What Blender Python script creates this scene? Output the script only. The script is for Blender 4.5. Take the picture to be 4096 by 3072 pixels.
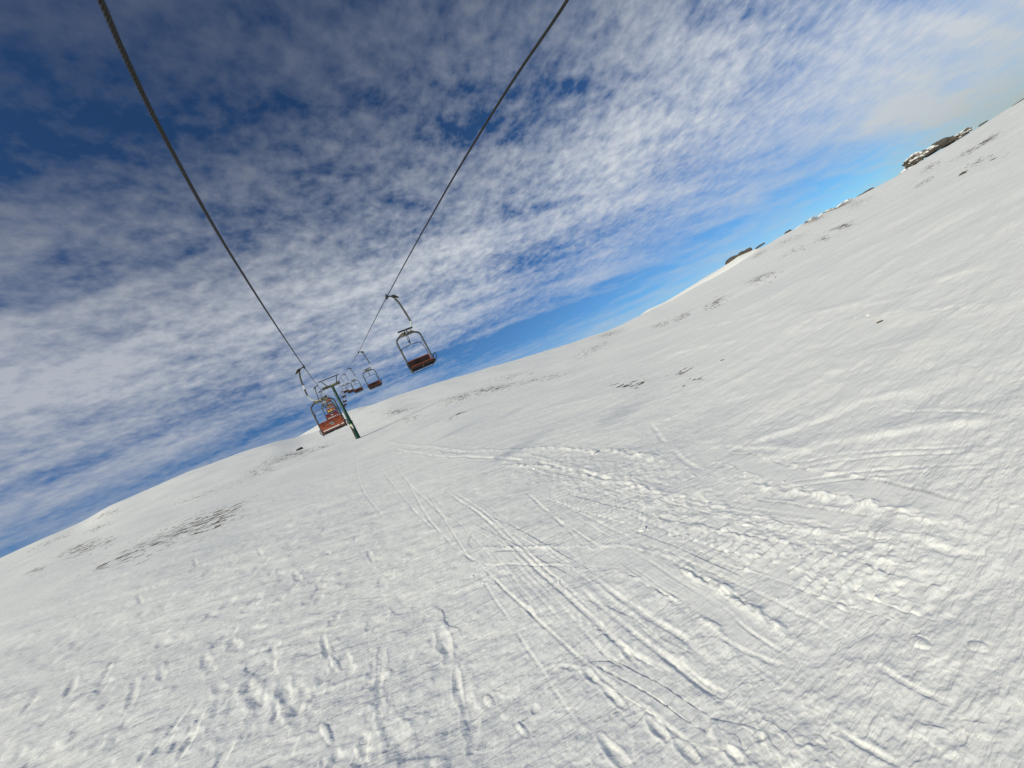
import bpy, bmesh, math, random
import numpy as np
from mathutils import Vector, Matrix, Euler

for o in list(bpy.data.objects): bpy.data.objects.remove(o)
S = bpy.context.scene
COL = S.collection
R = math.radians

# ------------------------------------------------------------------ camera
cam = bpy.data.cameras.new('camera'); camo = bpy.data.objects.new('camera', cam); COL.objects.link(camo)
CR = Vector((0.81743, -0.3112, -0.484729)); CU = Vector((0.407243, -0.282917, 0.868396)); CF = Vector((0.407383, 0.907256, 0.104531))
camo.matrix_world = Matrix(((CR.x, CU.x, -CF.x, 0), (CR.y, CU.y, -CF.y, 0), (CR.z, CU.z, -CF.z, 0), (0, 0, 0, 1)))
cam.sensor_width = 36; cam.lens = 36 * 1539 / 4096
cam.clip_start = .05; cam.clip_end = 20000
S.camera = camo

# ------------------------------------------------------------------ light
SUN_AZ, SUN_EL = R(-112), R(31)          # azimuth clockwise from +Y
sd = Vector((math.sin(SUN_AZ) * math.cos(SUN_EL), math.cos(SUN_AZ) * math.cos(SUN_EL), math.sin(SUN_EL)))
sun = bpy.data.lights.new('sun', 'SUN'); suno = bpy.data.objects.new('sun', sun); COL.objects.link(suno)
sun.energy = 3.6; sun.angle = R(9.0); sun.color = (1.0, .93, .70)   # sun veiled by thin cloud
suno.rotation_euler = sd.to_track_quat('Z', 'Y').to_euler()

S.view_settings.view_transform = 'Standard'; S.view_settings.look = 'None'
S.view_settings.gamma = 1; S.view_settings.exposure = -0.06
S.render.engine = 'CYCLES'

class NT:
    """small helper to write node trees"""
    def __init__(s, tree): s.t = tree; s.n = tree.nodes; s.l = tree.links
    def new(s, typ, **kw):
        n = s.n.new(typ)
        for k, v in kw.items(): setattr(n, k, v)
        return n
    def put(s, sock, v):
        if isinstance(v, bpy.types.NodeSocket): s.l.new(v, sock)
        elif v is not None: sock.default_value = v
    def math(s, op, a, b=None, c=None, clamp=False):
        n = s.new('ShaderNodeMath', operation=op, use_clamp=clamp)
        for i, v in enumerate((a, b, c)):
            if v is not None: s.put(n.inputs[i], v)
        return n.outputs[0]
    def vec(s, op, a, b=None):
        n = s.new('ShaderNodeVectorMath', operation=op)
        s.put(n.inputs[0], a)
        if b is not None: s.put(n.inputs[1], b)
        return n.outputs[0]
    def noise(s, vec, scale, detail=4, rough=.5, dist=0.0):
        n = s.new('ShaderNodeTexNoise'); s.put(n.inputs['Vector'], vec)
        n.inputs['Scale'].default_value = scale; n.inputs['Detail'].default_value = detail
        n.inputs['Roughness'].default_value = rough; n.inputs['Distortion'].default_value = dist
        return n.outputs['Fac']
    def mapr(s, v, a, b, c=0., d=1., smooth=True):
        n = s.new('ShaderNodeMapRange', interpolation_type='SMOOTHSTEP' if smooth else 'LINEAR')
        for i, x in enumerate((v, a, b, c, d)): s.put(n.inputs[i], x)
        return n.outputs[0]
    def mapping(s, v, loc=(0, 0, 0), rot=(0, 0, 0), sc=(1, 1, 1)):
        n = s.new('ShaderNodeMapping'); s.put(n.inputs['Vector'], v)
        n.inputs['Location'].default_value = loc; n.inputs['Rotation'].default_value = rot; n.inputs['Scale'].default_value = sc
        return n.outputs[0]
    def mix(s, f, a, b):
        n = s.new('ShaderNodeMix', data_type='RGBA')
        s.put(n.inputs[0], f); s.put(n.inputs[6], a); s.put(n.inputs[7], b)
        return n.outputs[2]

# ------------------------------------------------------------------ sky with a thin altocumulus sheet
W = bpy.data.worlds.new('World'); S.world = W; W.use_nodes = True
k = NT(W.node_tree); W.node_tree.nodes.clear()
out = k.new('ShaderNodeOutputWorld'); bg = k.new('ShaderNodeBackground')
sky = k.new('ShaderNodeTexSky', sky_type='NISHITA'); sky.sun_disc = False
sky.sun_elevation = SUN_EL; sky.sun_rotation = SUN_AZ; sky.altitude = 2000; sky.air_density = 1.0; sky.dust_density = .4; sky.ozone_density = 2.5
dirv = k.vec('NORMALIZE', k.new('ShaderNodeTexCoord').outputs['Generated'])
sep = k.new('ShaderNodeSeparateXYZ'); k.put(sep.inputs[0], dirv)
dz = k.math('ADD', k.math('MAXIMUM', sep.outputs[2], 0.0), .10)
u = k.math('DIVIDE', sep.outputs[0], dz); v = k.math('DIVIDE', sep.outputs[1], dz)
cmb = k.new('ShaderNodeCombineXYZ'); k.put(cmb.inputs[0], u); k.put(cmb.inputs[1], v); P = cmb.outputs[0]   # plane of the cloud sheet
big = k.noise(k.mapping(P, loc=(3.1, 1.7, .4), rot=(0, 0, R(12)), sc=(.28, 1.0, 1)), 1.5, 4, .5, .2)
mid = k.noise(k.mapping(P, loc=(1.2, 4.4, 2), rot=(0, 0, R(14)), sc=(.42, 1.0, 1)), 5.0, 4, .55, .25)
small = k.noise(k.mapping(P, loc=(7.2, .4, 5), rot=(0, 0, R(-30)), sc=(.85, 1., 1)), 15., 4, .55, .15)
puff = k.noise(k.mapping(P, loc=(2.2, 6.4, 1), sc=(1, .9, 1)), 27., 3, .6, .1)
# how much of the sheet covers each part of the sky: (direction, cover)
COVER = [(-0.132, 0.559, 0.819, 0.4), (-0.005, 0.566, 0.824, 0.3), (0.192, 0.559, 0.806, 0.45), (0.42, 0.522, 0.743, 0.38), (0.662, 0.452, 0.598, 0.2), (0.812, 0.345, 0.47, 0.6), (0.918, 0.241, 0.315, 0.65), (0.958, 0.179, 0.223, 0.8), (0.98, 0.129, 0.15, 0.9), (-0.193, 0.629, 0.753, 0.2), (-0.065, 0.65, 0.758, 0.35), (0.128, 0.644, 0.754, 0.2), (0.35, 0.641, 0.683, 0.45), (0.562, 0.584, 0.585, 0.35), (0.772, 0.473, 0.424, 0.75), (0.903, 0.345, 0.257, 0.8), (0.95, 0.26, 0.172, 0.65), (0.972, 0.187, 0.144, 0.85), (0.983, 0.162, 0.085, 1.0), (0.973, 0.208, 0.098, 0.8), (0.963, 0.232, 0.136, 0.6), (-0.252, 0.703, 0.665, 0.45), (-0.136, 0.737, 0.662, 0.3), (0.076, 0.77, 0.634, 0.6), (0.299, 0.765, 0.57, 0.5), (0.489, 0.725, 0.485, 0.6), (0.7, 0.616, 0.361, 0.85), (0.845, 0.487, 0.221, 0.7), (0.877, 0.462, 0.133, 0.25), (0.916, 0.387, 0.103, 0.02), (0.942, 0.321, 0.099, 0.05), (0.955, 0.277, 0.102, 0.15), (0.963, 0.252, 0.093, 0.5), (-0.303, 0.752, 0.585, 0.55), (-0.192, 0.796, 0.573, 0.5), (-0.068, 0.842, 0.536, 0.75), (0.151, 0.857, 0.492, 0.6), (0.404, 0.82, 0.406, 0.55), (0.598, 0.738, 0.313, 0.35), (0.668, 0.711, 0.217, 0.3), (0.768, 0.627, 0.129, 0.1), (0.836, 0.536, 0.119, 0.05), (-0.357, 0.797, 0.487, 0.85), (-0.244, 0.844, 0.478, 0.75), (-0.079, 0.898, 0.432, 0.6), (0.038, 0.928, 0.371, 0.35), (0.257, 0.902, 0.345, 0.45), (0.342, 0.904, 0.256, 0.2), (0.535, 0.822, 0.194, 0.15), (0.694, 0.704, 0.15, 0.2), (-0.4, 0.827, 0.396, 0.9), (-0.301, 0.884, 0.359, 0.6), (-0.237, 0.923, 0.304, 0.25), (-0.172, 0.929, 0.327, 0.3), (-0.058, 0.959, 0.278, 0.4), (-0.374, 0.871, 0.319, 0.7), (-0.443, 0.849, 0.287, 0.7), (-0.372, 0.892, 0.256, 0.25), (-0.474, 0.849, 0.232, 0.45), (-0.442, 0.868, 0.227, 0.15)]
num = 0.0; den = 1e-6
for (dx, dy, dzz, c_) in COVER:
    n = k.new('ShaderNodeVectorMath', operation='DOT_PRODUCT'); k.put(n.inputs[0], dirv); n.inputs[1].default_value = (dx, dy, dzz)
    w_ = k.math('EXPONENT', k.math('MULTIPLY', k.math('SUBTRACT', n.outputs['Value'], 1.0), 130.0))
    num = k.math('MULTIPLY_ADD', w_, c_, num); den = k.math('ADD', den, w_)
band = k.noise(k.mapping(P, loc=(.3, 2.4, 3), rot=(0, 0, R(11)), sc=(.10, 1.0, 1)), 2.5, 2, .5, .5)
cover = k.math('DIVIDE', k.math('ADD', num, .0005), k.math('ADD', den, .001))
near = k.mapr(sep.outputs[2], .12, .40)                  # the puffs crowd together into streaks towards the horizon
tex = k.math('ADD', k.math('MULTIPLY', k.math('ADD', k.math('SUBTRACT', big, .5), k.math('SUBTRACT', band, .5)), 1.25), k.math('MULTIPLY', k.math('SUBTRACT', mid, .5), .95))
fine = k.math('ADD', k.math('MULTIPLY', k.math('SUBTRACT', small, .5), 1.0), k.math('MULTIPLY', k.math('SUBTRACT', puff, .5), .65))
tex = k.math('ADD', tex, k.math('MULTIPLY', fine, k.math('MULTIPLY_ADD', near, .75, .25)))
tex = k.math('MULTIPLY', tex, k.mapr(cover, .0, .35, .35, 1.0, False))
f = k.mapr(k.math('ADD', cover, tex), .08, .98, 0, .96, False)
lift = k.mapr(sep.outputs[2], .0, .16, 0., 1.)
f = k.math('MULTIPLY', f, k.mapr(sep.outputs[2], -.02, .1, .45, 1.))
skyc = k.vec('MULTIPLY', sky.outputs[0], (0.82, 1.05, 1.03))
pw = k.new('ShaderNodeGamma'); k.put(pw.inputs[0], k.vec('MULTIPLY', skyc, (.25, .25, .25))); pw.inputs[1].default_value = 1.32
skyc = k.vec('MULTIPLY', pw.outputs[0], k.mix(k.mapr(sep.outputs[2], 0.0, .34), (2.1, 2.25, 2.6, 1), (3.2, 3.3, 3.75, 1)))
hs = k.new('ShaderNodeHueSaturation'); hs.inputs['Saturation'].default_value = 1.0; k.put(hs.inputs['Color'], skyc)
# clouds scatter the same light: greyer and brighter than the air behind them, brighter towards the horizon
cl = k.mix(k.mapr(sep.outputs[2], .84, .42), (1.25, 1.5, 2.2, 1), (6.1, 6.35, 6.8, 1))
az_ = k.math('ADD', k.math('MULTIPLY', sep.outputs[0], .92), k.math('MULTIPLY', sep.outputs[1], .1))
cl = k.vec('MULTIPLY', cl, k.mix(k.mapr(az_, -.35, .6), (.76, .78, .82, 1), (1.08, 1.1, 1.1, 1)))
haze = k.math('MULTIPLY', k.mapr(sep.outputs[2], .13, .02), k.mapr(sep.outputs[0], .92, .99, 0, .8))
cl = k.vec('MULTIPLY', cl, k.mix(k.mapr(sep.outputs[2], .05, .28), (.80, .82, .79, 1), (1, 1, 1, 1)))
col = k.mix(haze, k.mix(f, hs.outputs[0], cl), (4.0, 4.6, 4.3, 1))
k.put(bg.inputs[0], col); bg.inputs[1].default_value = 0.1

k.l.new(bg.outputs[0], out.inputs[0])

# ------------------------------------------------------------------ mesh helpers
class MB:
    def __init__(s): s.v = []; s.f = []; s.m = []; s.mi = 0
    def add(s, vs, fs):
        b = len(s.v); s.v += [tuple(v) for v in vs]; s.f += [tuple(i + b for i in f) for f in fs]; s.m += [s.mi] * len(fs)
    def box(s, c, d, rot=None, taper=1.0):
        c = Vector(c); hx, hy, hz = d[0] / 2, d[1] / 2, d[2] / 2
        vs = []
        for z, t in ((-hz, 1), (hz, taper)):
            for x, y in ((-hx, -hy), (hx, -hy), (hx, hy), (-hx, hy)): vs.append(Vector((x * t, y * t, z)))
        if rot is not None:
            m = Euler(rot).to_matrix(); vs = [m @ v for v in vs]
        s.add([v + c for v in vs], [(3, 2, 1, 0), (4, 5, 6, 7), (0, 1, 5, 4), (1, 2, 6, 5), (2, 3, 7, 6), (3, 0, 4, 7)])
    def sweep(s, pts, prof, up=(0, 0, 1), closed=False, caps=True, scale=None):
        """sweep a 2-D profile [(a,b)] along pts; a along side vector, b along the other one"""
        pts = [Vector(p) for p in pts]; n = len(pts); m = len(prof); vs = []
        prev = None
        for i, p in enumerate(pts):
            if closed: t = pts[(i + 1) % n] - pts[i - 1]
            else: t = pts[min(i + 1, n - 1)] - pts[max(i - 1, 0)]
            t.normalize()
            if prev is None:
                u = Vector(up)
                if abs(u.dot(t)) > .95: u = Vector((0, 1, 0)) if abs(t.y) < .9 else Vector((1, 0, 0))
                a = u.cross(t).normalized()
            else:
                a = prev - t * prev.dot(t)
                a.normalize()
            prev = a; b = t.cross(a); q = 1 if scale is None else scale[i]
            for x, y in prof: vs.append(p + a * (x * q) + b * (y * q))
        fs = []
        for i in range(n if closed else n - 1):
            j = (i + 1) % n
            for c in range(m):
                d = (c + 1) % m
                fs.append((i * m + c, i * m + d, j * m + d, j * m + c))
        if caps and not closed:
            fs.append(tuple(range(m - 1, -1, -1))); fs.append(tuple((n - 1) * m + c for c in range(m)))
        s.add(vs, fs)
    def tube(s, pts, r, n=10, **kw):
        s.sweep(pts, [(r * math.cos(2 * math.pi * i / n), r * math.sin(2 * math.pi * i / n)) for i in range(n)], **kw)
    def build(s, name, mats, parent=None, smooth=False, bevel=0):
        me = bpy.data.meshes.new(name); me.from_pydata(s.v, [], s.f)
        if not isinstance(mats, (list, tuple)): mats = [mats]
        for m in mats: me.materials.append(m)
        me.polygons.foreach_set('material_index', s.m)
        bm = bmesh.new(); bm.from_mesh(me); bmesh.ops.recalc_face_normals(bm, faces=bm.faces)
        if bevel: bmesh.ops.bevel(bm, geom=[e for e in bm.edges if e.is_manifold and e.calc_face_angle(0) > .6], offset=bevel, segments=2, affect='EDGES', clamp_overlap=True)
        bm.to_mesh(me); bm.free()
        if smooth: me.polygons.foreach_set('use_smooth', [True] * len(me.polygons))
        o = bpy.data.objects.new(name, me); COL.objects.link(o)
        if parent: o.parent = parent
        return o

def rounded(pts, rad, seg=6):
    """polyline with its inner corners rounded"""
    pts = [Vector(p) for p in pts]; outp = [pts[0]]
    for i in range(1, len(pts) - 1):
        a, b, c = pts[i - 1], pts[i], pts[i + 1]
        r = min(rad, (a - b).length * .48, (c - b).length * .48)
        p, q = b + (a - b).normalized() * r, b + (c - b).normalized() * r
        for j in range(seg + 1):
            t = j / seg; outp.append(p * (1 - t) ** 2 + b * 2 * t * (1 - t) + q * t * t)
    outp.append(pts[-1]); return outp

def catmull(pts, n=8):
    pts = [Vector(p) for p in pts]; P = [pts[0] * 2 - pts[1]] + pts + [pts[-1] * 2 - pts[-2]]; o = []
    for i in range(1, len(P) - 2):
        a, b, c, d = P[i - 1:i + 3]
        for j in range(n):
            t = j / n
            o.append(.5 * ((2 * b) + (c - a) * t + (2 * a - 5 * b + 4 * c - d) * t * t + (3 * b - a - 3 * c + d) * t ** 3))
    o.append(pts[-1]); return o

def tag(o, label=None, cat=None, group=None, kind=None):
    if label: o['label'] = label
    if cat: o['category'] = cat
    if group: o['group'] = group
    if kind: o['kind'] = kind
    return o

def empty(name, loc, rz=0.):
    o = bpy.data.objects.new(name, None); COL.objects.link(o); o.location = loc; o.rotation_euler = (0, 0, rz)
    o.empty_display_size = .2
    return o

# ------------------------------------------------------------------ materials
def mat(name, col, rough=.6, metal=0., var=.25, scale=6., bump=.0, col2=None, spots=None):
    m = bpy.data.materials.new(name); m.use_nodes = True; q = NT(m.node_tree)
    b = m.node_tree.nodes['Principled BSDF']
    tc = q.new('ShaderNodeTexCoord').outputs['Object']
    nz = q.noise(tc, scale, 5, .6)
    c2 = col2 or tuple(max(0, c * (1 - var)) for c in col)
    f = q.mapr(nz, .35, .65)
    c = q.mix(f, (*c2, 1), (*col, 1))
    if spots:
        n2 = q.noise(tc, scale * 3.1, 6, .7)
        c = q.mix(q.mapr(n2, spots[1], spots[1] + .06), c, (*spots[0], 1))
    q.put(b.inputs['Base Color'], c)
    b.inputs['Roughness'].default_value = rough; b.inputs['Metallic'].default_value = metal
    if bump:
        bp = q.new('ShaderNodeBump'); bp.inputs['Distance'].default_value = bump; bp.inputs['Strength'].default_value = .6
        q.put(bp.inputs['Height'], q.noise(tc, scale * 4, 4)); q.put(b.inputs['Normal'], bp.outputs[0])
    return m

M = dict(
    rope=mat('wire_rope_steel', (.014, .013, .012), .6, .15, .5, 40),
    galv=mat('weathered_galvanised_steel', (.13, .13, .115), .5, .35, .3, 9, bump=.001),
    frame=mat('grey_painted_tube', (.075, .08, .085), .45, .3, .3, 12),
    thin=mat('dark_painted_tube', (.03, .034, .04), .45, .2, .3, 12),
    tape=mat('worn_white_paint', (.62, .66, .64), .6, 0, .3, 14, spots=((.25, .26, .23), .64)),
    khaki=mat('khaki_plate', (.20, .19, .125), .6, .1, .3, 10, spots=((.16, .11, .06), .62)),
    black=mat('black_rubber', (.012, .012, .014), .7, 0, .3, 10),
    grip=mat('rusty_cast_iron', (.055, .038, .03), .7, .4, .4, 20, spots=((.12, .06, .035), .62)),
    under=mat('dark_seat_underside', (.038, .018, .015), .8, 0, .4, 15),
    red1=mat('sun_faded_brick_red_plastic', (.40, .095, .038), .5, 0, .22, 5, spots=((.26, .06, .025), .66)),
    red2=mat('maroon_plastic', (.27, .05, .045), .5, 0, .22, 5),
    red3=mat('orange_red_plastic', (.55, .13, .045), .5, 0, .22, 5),
    rim=mat('coral_red_rim', (.66, .15, .09), .5, 0, .2, 6),
    lip=mat('dull_orange_lip', (.20, .075, .045), .5, 0, .2, 6),
    yellow=mat('yellow_pad', (.62, .52, .04), .6, 0, .25, 9),
    white=mat('snow_dusted_edge', (.78, .78, .78), .7, 0, .08, 9),
    plaque=mat('pale_plaque', (.55, .56, .50), .5, 0, .15, 9),
    ink=mat('plaque_ink', (.02, .02, .02), .6),
    green=mat('dark_green_painted_steel', (.013, .066, .048), .5, .1, .35, 3, spots=((.055, .045, .03), .66)),
    rust=mat('rust_streak', (.075, .028, .022), .8, .1, .4, 6),
    olive=mat('olive_grey_steel', (.15, .155, .10), .55, .2, .35, 5, spots=((.3, .22, .03), .68)),
    darksteel=mat('dark_steel', (.035, .04, .045), .5, .4, .3, 8),
    st_green=mat('sticker_green', (.12, .6, .12), .5), st_white=mat('sticker_cream', (.8, .82, .62), .5), st_blue=mat('sticker_blue', (.02, .10, .32), .5),
)
# ---- base terrain (camera at the origin, +Y along the lift line, +Z up) ----
def _tab():
    g = np.geomspace(2.0, 3000.0, 900)
    az = AZ_T
    s = []
    for a, e in zip(az, EL_T):
        R = np.interp(a, R_AZ, R_V)
        cost = (5.5 + CURV * np.maximum(0, g - .45 * R) ** 2 / R + dip(g, a)) / g
        s.append(math.tan(math.radians(e)) + cost.min())
    return np.array(s)

def dip(r, a):
    return 2.3 * np.exp(-((r - 85) / 55.0) ** 2) * np.exp(-((a - 0) / 28.0) ** 2)

CURV = .25
AZ_T = np.array([-180.0, -130.0, -90.0, -60.0, -34.35, -30.83, -28.05, -25.52, -23.87, -21.62, -20.07, -17.13, -12.58, -8.05, -5.5, -2.64, 0.22, 2.87, 6.67, 14.88, 22.62, 28.97, 35.91, 41.31, 46.11, 48.62, 53.08, 56.28, 58.87, 60.97, 63.52, 67.04, 71.12, 73.36, 74.46, 76.89, 78.46, 79.48, 81.02, 83.07, 110.0, 150.0], float)
EL_T = np.array([-12.0, -4.0, 3.0, 8.0, 11.512, 11.878, 12.333, 12.435, 13.078, 13.298, 13.42, 13.682, 13.655, 13.367, 12.734, 12.488, 12.552, 12.605, 12.626, 11.349, 9.734, 8.254, 6.65, 5.532, 5.144, 4.756, 4.623, 4.308, 4.374, 4.492, 4.411, 4.019, 3.554, 3.274, 3.442, 3.203, 3.168, 3.312, 3.196, 3.204, -2.0, -9.0], float)
R_AZ = np.array([-180, -60, -35, 0, 25, 45, 60, 80, 120, 180], float)
R_V = np.array([400, 400, 400, 440, 460, 560, 800, 1000, 700, 400], float)
S_T = _tab()
# the near slope is a smooth cone; the exact crest line only takes over farther out
_g = np.arange(-180, 180, .25)
def _smooth(sig):
    v = np.interp(_g, AZ_T, S_T, period=360); k_ = np.exp(-.5 * (np.arange(-120, 121) * .25 / sig) ** 2); k_ /= k_.sum()
    return np.convolve(np.concatenate([v[-120:], v, v[:120]]), k_, 'valid')
S_NEAR, S_FAR = _smooth(9.0), _smooth(.9)

def base_z(x, y):
    x = np.asarray(x, float); y = np.asarray(y, float)
    r = np.hypot(x, y); a = np.degrees(np.arctan2(x, y))
    w_ = np.clip((r - 70) / 110., 0, 1); w_ = w_ * w_ * (3 - 2 * w_)
    s = np.interp(a, _g, S_NEAR, period=360) * (1 - w_) + np.interp(a, _g, S_FAR, period=360) * w_; R = np.interp(a, R_AZ, R_V)
    q = np.maximum(0, r - .45 * R)
    z = -5.5 + s * r - CURV * np.minimum(q, .45 * R) ** 2 / R - np.maximum(0, q - .45 * R) * .225 - dip(r, a)
    return z
# ------------------------------------------------------------------ numpy noise
def perlin(x, y, seed):
    xi = np.floor(x).astype(np.int64); yi = np.floor(y).astype(np.int64); xf = (x - xi).astype(np.float32); yf = (y - yi).astype(np.float32)
    rng = np.random.RandomState(seed); perm = rng.permutation(256); ang = rng.rand(256) * 2 * np.pi
    gx = np.cos(ang).astype(np.float32); gy = np.sin(ang).astype(np.float32)
    u = xf * xf * xf * (xf * (xf * 6 - 15) + 10); v = yf * yf * yf * (yf * (yf * 6 - 15) + 10)
    def g(a, b):
        h = perm[(perm[(xi + a) & 255] + yi + b) & 255]
        return gx[h] * (xf - a) + gy[h] * (yf - b)
    n0 = g(0, 0) * (1 - u) + g(1, 0) * u; n1 = g(0, 1) * (1 - u) + g(1, 1) * u
    return (n0 * (1 - v) + n1 * v) * 1.4

def fbm(x, y, lam, octs, seed, spac, gain=.5):
    """fractal noise whose octaves fade out where the grid is too coarse to carry them"""
    o = np.zeros(len(x), np.float32); a = 1.
    for i in range(octs):
        w = np.clip(lam / (2.2 * spac) - 1, 0, 1)
        sel = w > 0
        if sel.any(): o[sel] += a * w[sel] * perlin(x[sel] / lam + 17.3 * i, y[sel] / lam - 9.1 * i, seed + i)
        lam *= .5; a *= gain
    return o

def sstep(a, b, x):
    t = np.clip((x - a) / (b - a), 0, 1); return t * t * (3 - 2 * t)

def dline(x, y, pts):
    """distance to polyline, signed side, parameter 0..1, total length"""
    pts = np.array(pts, float); best = np.full(len(x), 1e9); side = np.zeros(len(x)); par = np.zeros(len(x))
    L = np.concatenate([[0], np.cumsum(np.hypot(*np.diff(pts, axis=0).T))])
    for i in range(len(pts) - 1):
        a, b = pts[i], pts[i + 1]; d = b - a; l2 = (d @ d)
        t = np.clip(((x - a[0]) * d[0] + (y - a[1]) * d[1]) / l2, 0, 1)
        ex = x - a[0] - t * d[0]; ey = y - a[1] - t * d[1]; dd = np.hypot(ex, ey)
        s = dd < best
        best[s] = dd[s]; side[s] = np.sign(d[0] * ey - d[1] * ex)[s]; par[s] = (L[i] + t * math.sqrt(l2))[s]
    return best, side, par, L[-1]

def smooth_line(p, n=6):
    q = catmull([(a, b, 0) for a, b in p], n)
    return [(v.x, v.y) for v in q]

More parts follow.
